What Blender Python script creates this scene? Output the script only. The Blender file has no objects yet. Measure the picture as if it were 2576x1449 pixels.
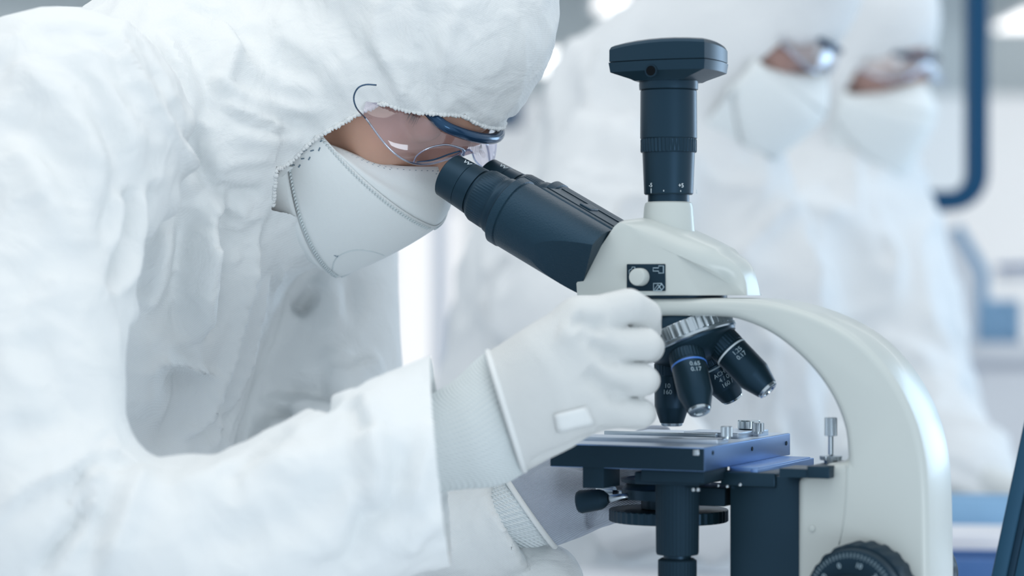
import bpy, bmesh, copy, math, random
import numpy as np
from mathutils import Vector, Matrix

random.seed(7)
scene = bpy.context.scene
COL = scene.collection
W, H = 2576, 1449
LENS = 85.0
K = 36.0 / LENS / W              # image-plane metres per pixel at one metre
CAMY, CAMZ = -1.75, 1.22
TABLE_Z = 0.87
f4 = np.float32


def P(u, v, D):
    """world point seen at pixel (u, v), D metres in front of the camera"""
    return np.array([(u - 1288) * K * D, CAMY + D, CAMZ - (v - 724.5) * K * D])


def to_px(p):
    D = p[:, 1] - CAMY
    return np.stack([1288 + p[:, 0] / (K * D), 724.5 - (p[:, 2] - CAMZ) / (K * D), D], 1)


# ------------------------------------------------------------------ materials
def new_mat(name):
    m = bpy.data.materials.new(name)
    m.use_nodes = True
    nt = m.node_tree
    return m, nt, nt.nodes['Principled BSDF'], nt.links


def mat(name, color, rough=0.5, metal=0.0, spec=0.5, spec_tint=None, bump=None, var=0.06, coat=0.0, sss=0.0, sss_col=None):
    m, nt, b, L = new_mat(name)
    b.inputs['Roughness'].default_value = rough
    b.inputs['Metallic'].default_value = metal
    b.inputs['Specular IOR Level'].default_value = spec
    if spec_tint:
        b.inputs['Specular Tint'].default_value = (*spec_tint, 1)
    b.inputs['Coat Weight'].default_value = coat
    if sss:
        b.inputs['Subsurface Weight'].default_value = sss
        b.inputs['Subsurface Radius'].default_value = sss_col or (0.02, 0.008, 0.004)
        b.inputs['Subsurface Scale'].default_value = 0.3
    tc = nt.nodes.new('ShaderNodeTexCoord')
    nz = nt.nodes.new('ShaderNodeTexNoise')
    nz.inputs['Scale'].default_value = 35
    nz.inputs['Detail'].default_value = 4
    L.new(tc.outputs['Object'], nz.inputs['Vector'])
    mx = nt.nodes.new('ShaderNodeMix')
    mx.data_type = 'RGBA'
    mx.inputs['A'].default_value = (*[c * (1 - var) for c in color], 1)
    mx.inputs['B'].default_value = (*[min(1, c * (1 + var)) for c in color], 1)
    L.new(nz.outputs['Fac'], mx.inputs['Factor'])
    L.new(mx.outputs['Result'], b.inputs['Base Color'])
    if bump:
        scale, strength, dist = bump
        n2 = nt.nodes.new('ShaderNodeTexNoise')
        n2.inputs['Scale'].default_value = scale
        n2.inputs['Detail'].default_value = 3
        L.new(tc.outputs['Object'], n2.inputs['Vector'])
        bp = nt.nodes.new('ShaderNodeBump')
        bp.inputs['Strength'].default_value = strength
        bp.inputs['Distance'].default_value = dist
        L.new(n2.outputs['Fac'], bp.inputs['Height'])
        L.new(bp.outputs['Normal'], b.inputs['Normal'])
    return m


def cloth_mat(name, color, ribs, rib_dir, rough=0.75, rib_str=0.25, crumple=(28, 0.35, 0.012), trans=0.0, sheen=0.0, cross=True, creases=0):
    """woven or knitted fabric: fine ribs plus a crumple bump"""
    m, nt, b, L = new_mat(name)
    N = nt.nodes
    b.inputs['Roughness'].default_value = rough
    b.inputs['Specular IOR Level'].default_value = 0.25
    b.inputs['Sheen Weight'].default_value = sheen
    tc = N.new('ShaderNodeTexCoord')
    mp = N.new('ShaderNodeMapping')
    mp.inputs['Rotation'].default_value = rib_dir
    L.new(tc.outputs['Object'], mp.inputs['Vector'])
    w1 = N.new('ShaderNodeTexWave')
    w1.wave_type = 'BANDS'
    w1.bands_direction = 'X'
    w1.inputs['Scale'].default_value = ribs
    w1.inputs['Distortion'].default_value = 1.2
    w1.inputs['Detail'].default_value = 1
    w1.inputs['Detail Scale'].default_value = 0.4
    L.new(mp.outputs['Vector'], w1.inputs['Vector'])
    hgt = w1.outputs['Fac']
    if cross:
        w2 = N.new('ShaderNodeTexWave')
        w2.wave_type = 'BANDS'
        w2.bands_direction = 'Z'
        w2.inputs['Scale'].default_value = ribs * 0.8
        w2.inputs['Distortion'].default_value = 1.2
        L.new(mp.outputs['Vector'], w2.inputs['Vector'])
        mu = N.new('ShaderNodeMath')
        mu.operation = 'MULTIPLY'
        L.new(w1.outputs['Fac'], mu.inputs[0])
        L.new(w2.outputs['Fac'], mu.inputs[1])
        hgt = mu.outputs[0]
    nz = N.new('ShaderNodeTexNoise')
    nz.inputs['Scale'].default_value = crumple[0]
    nz.inputs['Detail'].default_value = 5
    nz.inputs['Roughness'].default_value = 0.5
    nz.inputs['Distortion'].default_value = 0.6
    L.new(tc.outputs['Object'], nz.inputs['Vector'])
    b1 = N.new('ShaderNodeBump')
    b1.inputs['Strength'].default_value = crumple[1]
    b1.inputs['Distance'].default_value = crumple[2]
    L.new(nz.outputs['Fac'], b1.inputs['Height'])
    if creases:
        n3 = N.new('ShaderNodeTexNoise')
        n3.inputs['Scale'].default_value = creases
        n3.inputs['Detail'].default_value = 1.5
        n3.inputs['Roughness'].default_value = 0.45
        n3.inputs['Distortion'].default_value = 0.35
        m3 = N.new('ShaderNodeMapping')
        m3.inputs['Scale'].default_value = (1.0, 1.0, 0.38)
        m3.inputs['Rotation'].default_value = (0.25, 0.45, 0.2)
        L.new(tc.outputs['Object'], m3.inputs['Vector'])
        L.new(m3.outputs['Vector'], n3.inputs['Vector'])
        sb = N.new('ShaderNodeMath')
        sb.operation = 'SUBTRACT'
        sb.inputs[1].default_value = 0.5
        L.new(n3.outputs['Fac'], sb.inputs[0])
        ab = N.new('ShaderNodeMath')
        ab.operation = 'ABSOLUTE'
        L.new(sb.outputs[0], ab.inputs[0])
        mr = N.new('ShaderNodeMapRange')
        mr.interpolation_type = 'SMOOTHSTEP'
        mr.inputs['From Max'].default_value = 0.09
        mr.inputs['To Min'].default_value = 1.0
        mr.inputs['To Max'].default_value = 0.0
        L.new(ab.outputs[0], mr.inputs['Value'])
        b3 = N.new('ShaderNodeBump')
        b3.inputs['Strength'].default_value = 0.22
        b3.inputs['Distance'].default_value = 0.0022
        L.new(mr.outputs[0], b3.inputs['Height'])
        L.new(b1.outputs['Normal'], b3.inputs['Normal'])
        b1 = b3
    b2 = N.new('ShaderNodeBump')
    b2.inputs['Strength'].default_value = rib_str
    b2.inputs['Distance'].default_value = 0.0006
    L.new(hgt, b2.inputs['Height'])
    L.new(b1.outputs['Normal'], b2.inputs['Normal'])
    L.new(b2.outputs['Normal'], b.inputs['Normal'])
    mx = N.new('ShaderNodeMix')
    mx.data_type = 'RGBA'
    mx.inputs['A'].default_value = (*[c * 0.90 for c in color], 1)
    mx.inputs['B'].default_value = (*color, 1)
    L.new(hgt, mx.inputs['Factor'])
    L.new(mx.outputs['Result'], b.inputs['Base Color'])
    if trans:
        out = N['Material Output']
        tr = N.new('ShaderNodeBsdfTranslucent')
        tr.inputs['Color'].default_value = (*color, 1)
        ms = N.new('ShaderNodeMixShader')
        ms.inputs['Fac'].default_value = trans
        L.new(b.outputs['BSDF'], ms.inputs[1])
        L.new(tr.outputs['BSDF'], ms.inputs[2])
        L.new(ms.outputs['Shader'], out.inputs['Surface'])
    return m


def emit_mat(name, color, strength):
    m, nt, b, L = new_mat(name)
    b.inputs['Base Color'].default_value = (0.2, 0.2, 0.2, 1)
    b.inputs['Emission Color'].default_value = (*color, 1)
    b.inputs['Emission Strength'].default_value = strength
    return m


def glass_mat(name, tint=(1, 1, 1), refl=0.12, rough=0.02):
    """thin clear plastic or glass: see-through with a glossy coat that grows at grazing angles"""
    m = bpy.data.materials.new(name)
    m.use_nodes = True
    nt = m.node_tree
    N, L = nt.nodes, nt.links
    N.remove(N['Principled BSDF'])
    out = N['Material Output']
    tr = N.new('ShaderNodeBsdfTransparent')
    tr.inputs['Color'].default_value = (*tint, 1)
    gl = N.new('ShaderNodeBsdfGlossy')
    gl.inputs['Color'].default_value = (0.9, 0.95, 1, 1)
    gl.inputs['Roughness'].default_value = rough
    lw = N.new('ShaderNodeLayerWeight')
    lw.inputs['Blend'].default_value = 0.25
    mu = N.new('ShaderNodeMath')
    mu.operation = 'MULTIPLY_ADD'
    mu.inputs[1].default_value = 0.5
    mu.inputs[2].default_value = refl
    mu.use_clamp = True
    L.new(lw.outputs['Fresnel'], mu.inputs[0])
    ms = N.new('ShaderNodeMixShader')
    L.new(mu.outputs[0], ms.inputs['Fac'])
    L.new(tr.outputs[0], ms.inputs[1])
    L.new(gl.outputs[0], ms.inputs[2])
    L.new(ms.outputs[0], out.inputs['Surface'])
    return m


BT = (0.34, 0.62, 1.0)
M = {}
M['suit'] = cloth_mat('white coverall fabric', (0.852, 0.890, 0.904), 330, (0.2, 0.5, 0.1), rib_str=0.22, trans=0.12, creases=17)
M['suit_far'] = cloth_mat('white coverall fabric of colleagues', (0.82, 0.85, 0.87), 200, (0.2, 0.5, 0.1), rib_str=0.1, trans=0.1, creases=9)
M['elastic'] = cloth_mat('white gathered elastic', (0.84, 0.87, 0.88), 500, (0, 0.6, 0), rib_str=0.5)
M['mask'] = cloth_mat('white respirator felt', (0.80, 0.845, 0.855), 420, (0, 0.9, 0), rough=0.85, rib_str=0.06, crumple=(260, 0.10, 0.002))
M['mask_emboss'] = mat('embossed respirator seam', (0.62, 0.69, 0.71), 0.6)
M['mask_dot'] = mat('pressed weld dots', (0.12, 0.19, 0.25), 0.6)
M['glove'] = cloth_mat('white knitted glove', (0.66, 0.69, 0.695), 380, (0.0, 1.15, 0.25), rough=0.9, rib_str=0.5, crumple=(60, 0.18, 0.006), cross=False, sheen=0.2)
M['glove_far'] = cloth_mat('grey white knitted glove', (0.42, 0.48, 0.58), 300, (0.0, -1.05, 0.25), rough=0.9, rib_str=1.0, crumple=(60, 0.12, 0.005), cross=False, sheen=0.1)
M['cuff'] = cloth_mat('ribbed white glove cuff', (0.72, 0.79, 0.81), 170, (0.0, 1.15, 0.25), rough=0.9, rib_str=1.0, crumple=(60, 0.1, 0.005), cross=False)
M['cuff_far'] = cloth_mat('ribbed pale glove cuff', (0.72, 0.79, 0.82), 170, (0.0, 1.25, 0.25), rough=0.9, rib_str=1.0, crumple=(60, 0.1, 0.005), cross=False)
M['band'] = mat('soft glove band', (0.69, 0.725, 0.735), 0.9, bump=(900, 0.3, 0.0006))
M['skin'] = mat('skin', (0.53, 0.315, 0.235), 0.5, bump=(700, 0.15, 0.0006), sss=0.25, var=0.10)
M['skin_far'] = mat('skin of colleagues', (0.36, 0.22, 0.19), 0.55, var=0.08)
M['hair'] = mat('dark hair', (0.02, 0.025, 0.03), 0.5)
M['eye'] = mat('eye white', (0.75, 0.75, 0.75), 0.15)
M['iris'] = mat('dark iris', (0.02, 0.012, 0.01), 0.1)
M['lens'] = glass_mat('clear goggle lens', (0.86, 0.82, 0.90), 0.075, 0.06)
M['lens_far'] = glass_mat('clear goggle lens of colleagues', (0.93, 0.93, 0.96), 0.22, 0.12)
M['hole'] = mat('socket hole shade', (0.002, 0.004, 0.006), 0.8, spec=0.1)
M['lens_rim'] = glass_mat('clear plastic rim', (0.62, 0.70, 0.86), 0.35, 0.05)
M['brow'] = mat('dark blue brow bar', (0.012, 0.035, 0.075), 0.18, spec=0.8, spec_tint=BT)
M['black'] = mat('black satin plastic', (0.007, 0.019, 0.027), 0.36, spec=0.5, spec_tint=BT)
M['black_rough'] = mat('black crackle paint', (0.010, 0.027, 0.040), 0.38, spec=0.45, spec_tint=BT, bump=(900, 0.35, 0.001))
M['black_soft'] = mat('black rubber', (0.009, 0.021, 0.031), 0.6, spec=0.3, spec_tint=BT)
M['anod'] = mat('black anodised aluminium', (0.16, 0.28, 0.52), 0.38, metal=0.9)
M['anod_light'] = mat('satin silver plate', (0.50, 0.58, 0.68), 0.4, metal=0.9)
M['white_paint'] = mat('white enamel', (0.475, 0.525, 0.52), 0.30, spec=0.4, var=0.01, coat=0.06)
M['steel'] = mat('knurled steel', (0.42, 0.49, 0.55), 0.3, metal=1.0)
M['chrome'] = mat('chrome', (0.46, 0.53, 0.58), 0.2, metal=1.0)
M['blue_ring'] = mat('blue colour ring', (0.06, 0.20, 0.62), 0.4)
M['print'] = mat('white print', (0.62, 0.72, 0.78), 0.6)
M['print_dim'] = mat('pale grey print', (0.30, 0.42, 0.50), 0.6)
M['glass'] = glass_mat('clear glass', (0.95, 0.98, 1.0), 0.04)
M['objective_glass'] = mat('coated lens glass', (0.10, 0.17, 0.22), 0.08, spec=1.0)
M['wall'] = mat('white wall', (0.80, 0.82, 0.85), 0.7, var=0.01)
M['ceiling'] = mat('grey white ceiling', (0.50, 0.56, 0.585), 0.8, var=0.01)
M['floor'] = mat('pale floor', (0.66, 0.70, 0.74), 0.4, var=0.02)
M['bench'] = mat('white bench laminate', (0.80, 0.82, 0.86), 0.4, var=0.01)
M['bench_grey'] = mat('pale grey cabinet', (0.72, 0.76, 0.84), 0.5, var=0.01)
M['blue_box'] = mat('blue plastic', (0.24, 0.44, 0.66), 0.5)
M['deep_blue'] = mat('deep blue plastic', (0.05, 0.14, 0.36), 0.5)
M['frame'] = mat('dark blue black frame', (0.007, 0.050, 0.115), 0.5, spec_tint=BT)
M['laptop'] = mat('dark slate laptop shell', (0.018, 0.060, 0.105), 0.5, spec=0.4, spec_tint=BT, bump=(1500, 0.1, 0.0004))
M['laptop_dark'] = mat('black screen bezel', (0.008, 0.024, 0.042), 0.45, spec=0.4, spec_tint=BT)
M['lamp'] = emit_mat('lit diffuser', (1.0, 1.0, 1.0), 2.2)
M['daylight'] = emit_mat('daylight pane', (0.95, 0.97, 1.0), 0.82)


# ------------------------------------------------------------------ object helpers
def tag(o, label=None, cat=None, group=None, kind=None):
    if label:
        o['label'] = label
    if cat:
        o['category'] = cat
    if group:
        o['group'] = group
    if kind:
        o['kind'] = kind
    return o


def empty(name, loc=(0, 0, 0), rotz=0.0):
    o = bpy.data.objects.new(name, None)
    COL.objects.link(o)
    o.location = loc
    o.rotation_euler = (0, 0, rotz)
    o.empty_display_size = 0.05
    return o


def mesh_obj(name, verts, faces, m, parent=None, smooth=True, angle=35, fix=True):
    me = bpy.data.meshes.new(name)
    verts = np.asarray(verts, dtype=float)
    me.from_pydata([tuple(v) for v in verts], [], [tuple(int(i) for i in f) for f in faces])
    if fix or angle:
        bm = bmesh.new()
        bm.from_mesh(me)
        if fix:
            bmesh.ops.recalc_face_normals(bm, faces=bm.faces)
        if smooth and angle:
            a = math.radians(angle)
            for e in bm.edges:
                if len(e.link_faces) == 2 and e.calc_face_angle(0) > a:
                    e.smooth = False
        bm.to_mesh(me)
        bm.free()
    if smooth:
        me.shade_smooth() if hasattr(me, 'shade_smooth') else None
        for p in me.polygons:
            p.use_smooth = True
    me.materials.append(m)
    o = bpy.data.objects.new(name, me)
    COL.objects.link(o)
    o.parent = parent
    return o


def bm_obj(name, bm, m, parent=None, smooth=True, angle=35):
    bmesh.ops.recalc_face_normals(bm, faces=bm.faces)
    a = math.radians(angle)
    for e in bm.edges:
        if len(e.link_faces) == 2 and e.calc_face_angle(0) > a:
            e.smooth = False
    me = bpy.data.meshes.new(name)
    bm.to_mesh(me)
    bm.free()
    if smooth:
        for p in me.polygons:
            p.use_smooth = True
    me.materials.append(m)
    o = bpy.data.objects.new(name, me)
    COL.objects.link(o)
    o.parent = parent
    return o


def add_bevel(o, w, seg=3, angle=30):
    b = o.modifiers.new('bevel', 'BEVEL')
    b.width = w
    b.segments = seg
    b.limit_method = 'ANGLE'
    b.angle_limit = math.radians(angle)
    b.harden_normals = False
    for e in o.data.edges:
        e.use_edge_sharp = False
    return o


def box(name, lo, hi, m, parent=None, bevel=0.0, rot=None, seg=2):
    lo, hi = np.array(lo, float), np.array(hi, float)
    c = [(x, y, z) for x in (lo[0], hi[0]) for y in (lo[1], hi[1]) for z in (lo[2], hi[2])]
    fc = [(0, 1, 3, 2), (4, 6, 7, 5), (0, 4, 5, 1), (2, 3, 7, 6), (0, 2, 6, 4), (1, 5, 7, 3)]
    o = mesh_obj(name, c, fc, m, parent, smooth=bevel > 0, angle=0)
    if bevel:
        add_bevel(o, bevel, seg)
    return o


def prism(name, prof, y0, y1, m, parent=None, bevel=0.0, seg=3, angle=40):
    """profile of (x, z) points extruded along y"""
    n = len(prof)
    v = [(x, y0, z) for x, z in prof] + [(x, y1, z) for x, z in prof]
    fc = [tuple(range(n)), tuple(range(2 * n - 1, n - 1, -1))]
    fc += [(i, (i + 1) % n, n + (i + 1) % n, n + i) for i in range(n)]
    o = mesh_obj(name, v, fc, m, parent, smooth=True, angle=0 if bevel else 35)
    if bevel:
        add_bevel(o, bevel, seg, angle)
    return o


def frame_of(axis):
    a = Vector(axis).normalized()
    t = Vector((0, -1, 0)) if abs(a.y) < 0.9 else Vector((1, 0, 0))
    b = (t - a * t.dot(a)).normalized()
    return a, b, a.cross(b)


def lathe(name, prof, origin, axis, m, parent=None, seg=64, knurl=0, angle=30, cap=True):
    """prof: (s, r[, k]) along the axis; k is the depth of knurl ridges"""
    a, b, c = frame_of(axis)
    o = Vector(origin)
    if knurl:
        seg = knurl * 4
    vs, fs = [], []
    for pr in prof:
        s, r = pr[0], pr[1]
        k = pr[2] if len(pr) > 2 else 0
        for i in range(seg):
            t = 2 * math.pi * i / seg
            rr = r - (k if (knurl and i % 4 >= 2) else 0)
            vs.append(o + a * s + (b * math.cos(t) + c * math.sin(t)) * rr)
    n = len(prof)
    for j in range(n - 1):
        for i in range(seg):
            i2 = (i + 1) % seg
            fs.append((j * seg + i, j * seg + i2, (j + 1) * seg + i2, (j + 1) * seg + i))
    if cap:
        fs.append(tuple(range(seg)))
        fs.append(tuple(range(n * seg - 1, (n - 1) * seg - 1, -1)))
    return mesh_obj(name, vs, fs, m, parent, True, angle)


def tube_geo(pts, rad, seg=10, closed=False):
    pts = [Vector(p) for p in pts]
    n = len(pts)
    if not hasattr(rad, '__len__'):
        rad = [rad] * n
    vs, fs = [], []
    nrm = None
    for i in range(n):
        if closed:
            t = (pts[(i + 1) % n] - pts[i - 1])
        else:
            t = pts[min(i + 1, n - 1)] - pts[max(i - 1, 0)]
        t = t.normalized() if t.length > 0 else Vector((0, 0, 1))
        if nrm is None:
            x = Vector((0, -1, 0)) if abs(t.y) < 0.9 else Vector((1, 0, 0))
            nrm = (x - t * x.dot(t)).normalized()
        else:
            nrm = (nrm - t * nrm.dot(t)).normalized()
        bi = t.cross(nrm)
        for k in range(seg):
            a = 2 * math.pi * k / seg
            vs.append(pts[i] + (nrm * math.cos(a) + bi * math.sin(a)) * rad[i])
    m = n if closed else n - 1
    for i in range(m):
        j = (i + 1) % n
        for k in range(seg):
            k2 = (k + 1) % seg
            fs.append((i * seg + k, i * seg + k2, j * seg + k2, j * seg + k))
    if not closed:
        fs.append(tuple(range(seg)))
        fs.append(tuple(range(n * seg - 1, (n - 1) * seg - 1, -1)))
    return vs, fs


def tube(name, pts, rad, m, parent=None, seg=10, closed=False):
    vs, fs = tube_geo(pts, rad, seg, closed)
    return mesh_obj(name, vs, fs, m, parent, True, 0)


def spline(pts, n=8):
    """Catmull-Rom through points"""
    p = [np.array(q, float) for q in pts]
    p = [2 * p[0] - p[1]] + p + [2 * p[-1] - p[-2]]
    out = []
    for i in range(1, len(p) - 2):
        for k in range(n):
            t = k / n
            a, b, c, d = p[i - 1], p[i], p[i + 1], p[i + 2]
            out.append(0.5 * (2 * b + (c - a) * t + (2 * a - 5 * b + 4 * c - d) * t * t + (3 * b - a - 3 * c + d) * t ** 3))
    out.append(p[-2])
    return out


def text(name, body, size, origin, right, up, m, parent=None, depth=0.0001):
    cu = bpy.data.curves.new(name, 'FONT')
    cu.body = body
    cu.size = size
    cu.extrude = depth
    cu.align_x = 'CENTER'
    cu.align_y = 'CENTER'
    t = bpy.data.objects.new('lettering_source', cu)
    COL.objects.link(t)
    bpy.context.view_layer.update()
    me = bpy.data.meshes.new_from_object(t.evaluated_get(bpy.context.evaluated_depsgraph_get()))
    bpy.data.objects.remove(t)
    bpy.data.curves.remove(cu)
    me.materials.clear()
    me.materials.append(m)
    o = bpy.data.objects.new(name, me)
    COL.objects.link(o)
    o.parent = parent
    r = Vector(right).normalized()
    n = r.cross(Vector(up)).normalized()
    u = n.cross(r)
    mx = Matrix((r, u, n)).transposed().to_4x4()
    mx.translation = Vector(origin)
    o.matrix_local = mx
    return o


# ------------------------------------------------------------------ implicit surfaces
def seg_d(p, a, b, ra, rb):
    a = np.asarray(a, f4)
    b = np.asarray(b, f4)
    ba = b - a
    pa = p - a
    h = np.clip(pa @ ba / max(float(ba @ ba), 1e-12), 0, 1)
    q = pa - h[:, None] * ba
    return np.sqrt(np.einsum('ij,ij->i', q, q)) - (ra + (rb - ra) * h)


def smin(a, b, k):
    h = np.clip(0.5 + 0.5 * (b - a) / k, 0, 1)
    return b + (a - b) * h - k * h * (1 - h)


def chain_d(p, nodes):
    d = None
    for (a, ra), (b, rb) in zip(nodes[:-1], nodes[1:]):
        e = seg_d(p, a, b, ra, rb)
        d = e if d is None else np.minimum(d, e)
    return d


def ell_d(p, c, R, rad):
    """ellipsoid: R rows are its axes"""
    q = (p - np.asarray(c, f4)) @ np.asarray(R, f4).T
    rad = np.asarray(rad, f4)
    k0 = np.sqrt(((q / rad) ** 2).sum(1))
    k1 = np.sqrt(((q / rad ** 2) ** 2).sum(1))
    return k0 * (k0 - 1) / np.maximum(k1, 1e-9)


def nodes_px(lst):
    return [(P(u, v, D), r) for u, v, D, r in lst]


def surf_nets(f, lo, hi, h, project=2):
    lo = np.array(lo, float)
    hi = np.array(hi, float)
    B = 8
    nb = np.ceil((hi - lo) / h / B).astype(int)
    n = nb * B + 1
    V = np.ones(n, f4)
    bi = np.stack(np.meshgrid(*[np.arange(k) for k in nb], indexing='ij'), -1).reshape(-1, 3)
    cen = (lo + (bi + 0.5) * B * h).astype(f4)
    dc = np.concatenate([f(c) for c in np.array_split(cen, max(1, len(cen) // 60000))])
    near = np.abs(dc) < B * h * 0.87 * 1.5
    off = np.stack(np.meshgrid(*[np.arange(B + 1)] * 3, indexing='ij'), -1).reshape(-1, 3)
    for b, d in zip(bi[~near], dc[~near]):
        if d < 0:
            x, y, z = b * B
            V[x:x + B + 1, y:y + B + 1, z:z + B + 1] = -1
    act = bi[near]
    for ch in np.array_split(act, max(1, len(act) // 250)):
        if not len(ch):
            continue
        ii = (ch[:, None, :] * B + off[None]).reshape(-1, 3)
        d = f((lo + ii * h).astype(f4))
        V[ii[:, 0], ii[:, 1], ii[:, 2]] = d
    S = V < 0
    c = np.zeros(n - 1, np.int8)
    for dx in (0, 1):
        for dy in (0, 1):
            for dz in (0, 1):
                c += S[dx:n[0] - 1 + dx, dy:n[1] - 1 + dy, dz:n[2] - 1 + dz]
    mixed = (c > 0) & (c < 8)
    cells = np.argwhere(mixed)
    idx = -np.ones(n - 1, np.int32)
    idx[mixed] = np.arange(len(cells))
    cor = np.array([(x, y, z) for x in (0, 1) for y in (0, 1) for z in (0, 1)])
    val = np.stack([V[cells[:, 0] + q[0], cells[:, 1] + q[1], cells[:, 2] + q[2]] for q in cor], 1)
    acc = np.zeros((len(cells), 3))
    cnt = np.zeros(len(cells))
    for i in range(8):
        for j in range(i + 1, 8):
            if np.abs(cor[i] - cor[j]).sum() != 1:
                continue
            m = (val[:, i] < 0) != (val[:, j] < 0)
            t = val[m, i] / (val[m, i] - val[m, j])
            acc[m] += cor[i] + t[:, None] * (cor[j] - cor[i])
            cnt[m] += 1
    vert = lo + (cells + acc / cnt[:, None]) * h
    quads = []
    for ax in range(3):
        o1, o2 = [(1, 2), (2, 0), (0, 1)][ax]
        sl0 = [slice(None)] * 3
        sl1 = [slice(None)] * 3
        sl0[ax] = slice(0, -1)
        sl1[ax] = slice(1, None)
        chg = S[tuple(sl0)] != S[tuple(sl1)]
        e = np.argwhere(chg)
        ok = (e[:, o1] > 0) & (e[:, o2] > 0) & (e[:, o1] < n[o1] - 1) & (e[:, o2] < n[o2] - 1)
        e = e[ok]
        ins = S[e[:, 0], e[:, 1], e[:, 2]]
        d1 = np.zeros(3, int)
        d1[o1] = 1
        d2 = np.zeros(3, int)
        d2[o2] = 1
        q = np.stack([idx[tuple((e - d1 - d2).T)], idx[tuple((e - d2).T)], idx[tuple(e.T)], idx[tuple((e - d1).T)]], 1)
        q[~ins] = q[~ins][:, ::-1]
        quads.append(q)
    quads = np.concatenate(quads)
    for _ in range(project):
        g = grad(f, vert, h * 0.5)
        d = np.clip(f(vert.astype(f4)), -h, h)
        vert = vert - g * d[:, None]
    return vert, quads


def grad(f, p, e):
    g = np.zeros_like(p)
    for a in range(3):
        o = np.zeros(3)
        o[a] = e
        g[:, a] = f((p + o).astype(f4)) - f((p - o).astype(f4))
    return g / np.maximum(np.linalg.norm(g, axis=1), 1e-9)[:, None]


def normals(v, q):
    fn = np.cross(v[q[:, 2]] - v[q[:, 0]], v[q[:, 3]] - v[q[:, 1]])
    n = np.zeros_like(v)
    for k in range(4):
        np.add.at(n, q[:, k], fn)
    return n / np.maximum(np.linalg.norm(n, axis=1), 1e-12)[:, None]


def trim(v, q, cut, h):
    """drop the faces where cut(v) < 0 and pull the new edge onto cut = 0"""
    d = cut(v)
    keep = (d[q] > -0.5 * h).all(1)
    q = q[keep]
    e = np.sort(np.concatenate([q[:, [0, 1]], q[:, [1, 2]], q[:, [2, 3]], q[:, [3, 0]]]), 1)
    ue, c = np.unique(e, axis=0, return_counts=True)
    b = np.unique(ue[c == 1])
    b = b[np.abs(d[b]) < 2.5 * h]
    g = np.zeros((len(b), 3))
    for a in range(3):
        o = np.zeros(3)
        o[a] = h * 0.3
        g[:, a] = cut(v[b] + o) - cut(v[b] - o)
    g /= np.maximum(np.linalg.norm(g, axis=1), 1e-9)[:, None]
    v = v.copy()
    v[b] -= g * d[b][:, None]
    return v, q


def compact(v, q):
    u, inv = np.unique(q, return_inverse=True)
    return v[u], inv.reshape(q.shape)


def smooth_mesh(v, q, it=1, lam=0.5):
    e = np.unique(np.sort(np.concatenate([q[:, [0, 1]], q[:, [1, 2]], q[:, [2, 3]], q[:, [3, 0]]]), 1), axis=0)
    for _ in range(it):
        s = np.zeros_like(v)
        c = np.zeros(len(v))
        np.add.at(s, e[:, 0], v[e[:, 1]])
        np.add.at(s, e[:, 1], v[e[:, 0]])
        np.add.at(c, e[:, 0], 1)
        np.add.at(c, e[:, 1], 1)
        v = v + lam * (s / np.maximum(c, 1)[:, None] - v)
    return v


def boundary_loops(q):
    e = np.concatenate([q[:, [0, 1]], q[:, [1, 2]], q[:, [2, 3]], q[:, [3, 0]]])
    s = np.sort(e, 1)
    u, inv, c = np.unique(s, axis=0, return_inverse=True, return_counts=True)
    b = e[c[inv.ravel()] == 1]
    nxt = {int(a): int(d) for a, d in b}
    loops = []
    while nxt:
        a, d = next(iter(nxt.items()))
        lp = [a]
        while d in nxt and d != a:
            lp.append(d)
            nxt.pop(lp[-2], None)
            d = nxt[d]
        nxt.pop(lp[-1], None)
        loops.append(lp)
    return sorted(loops, key=len, reverse=True)


_perm = np.random.RandomState(3).permutation(256)
_perm = np.concatenate([_perm, _perm, _perm])
_g = np.random.RandomState(5).normal(size=(256, 3))
_g /= np.linalg.norm(_g, axis=1)[:, None]


def noise(p):
    i = np.floor(p).astype(int)
    fr = p - i
    i &= 255
    w = fr * fr * fr * (fr * (fr * 6 - 15) + 10)
    out = 0
    for dx in (0, 1):
        for dy in (0, 1):
            for dz in (0, 1):
                hsh = _perm[_perm[_perm[(i[:, 0] + dx) & 255] + ((i[:, 1] + dy) & 255)] + ((i[:, 2] + dz) & 255)]
                dd = fr - np.array([dx, dy, dz])
                wt = (w[:, 0] if dx else 1 - w[:, 0]) * (w[:, 1] if dy else 1 - w[:, 1]) * (w[:, 2] if dz else 1 - w[:, 2])
                out = out + wt * (dd * _g[hsh]).sum(1)
    return out


def crumple(p, amp1=0.003, s1=0.075, amp2=0.0011, s2=0.03):
    """soft swells plus sharp-crested creases"""
    wv = np.stack([noise(p / 0.11 + 7.3), noise(p / 0.11 + 19.1), noise(p / 0.11 + 31.7)], 1)
    a = noise(p / s1 + wv * 1.1)
    b = noise(p / s2 + wv * 1.6 + 5)
    c = noise(p * np.array([1.0, 1.0, 0.55]) / (s1 * 0.62) + wv * 1.3 + 11)
    msk = np.clip(noise(p / 0.16 + 41) * 2.2 + 0.55, 0, 1)
    sharp = np.exp(-np.abs(c) / 0.09)
    sharp2 = np.exp(-np.abs(b) / 0.11)
    return amp1 * (1 - 2.6 * np.abs(a)) + msk * amp1 * 0.75 * sharp + amp2 * (sharp2 * 1.5 * msk + (1 - 2.6 * np.abs(b)) * 0.5)


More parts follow.
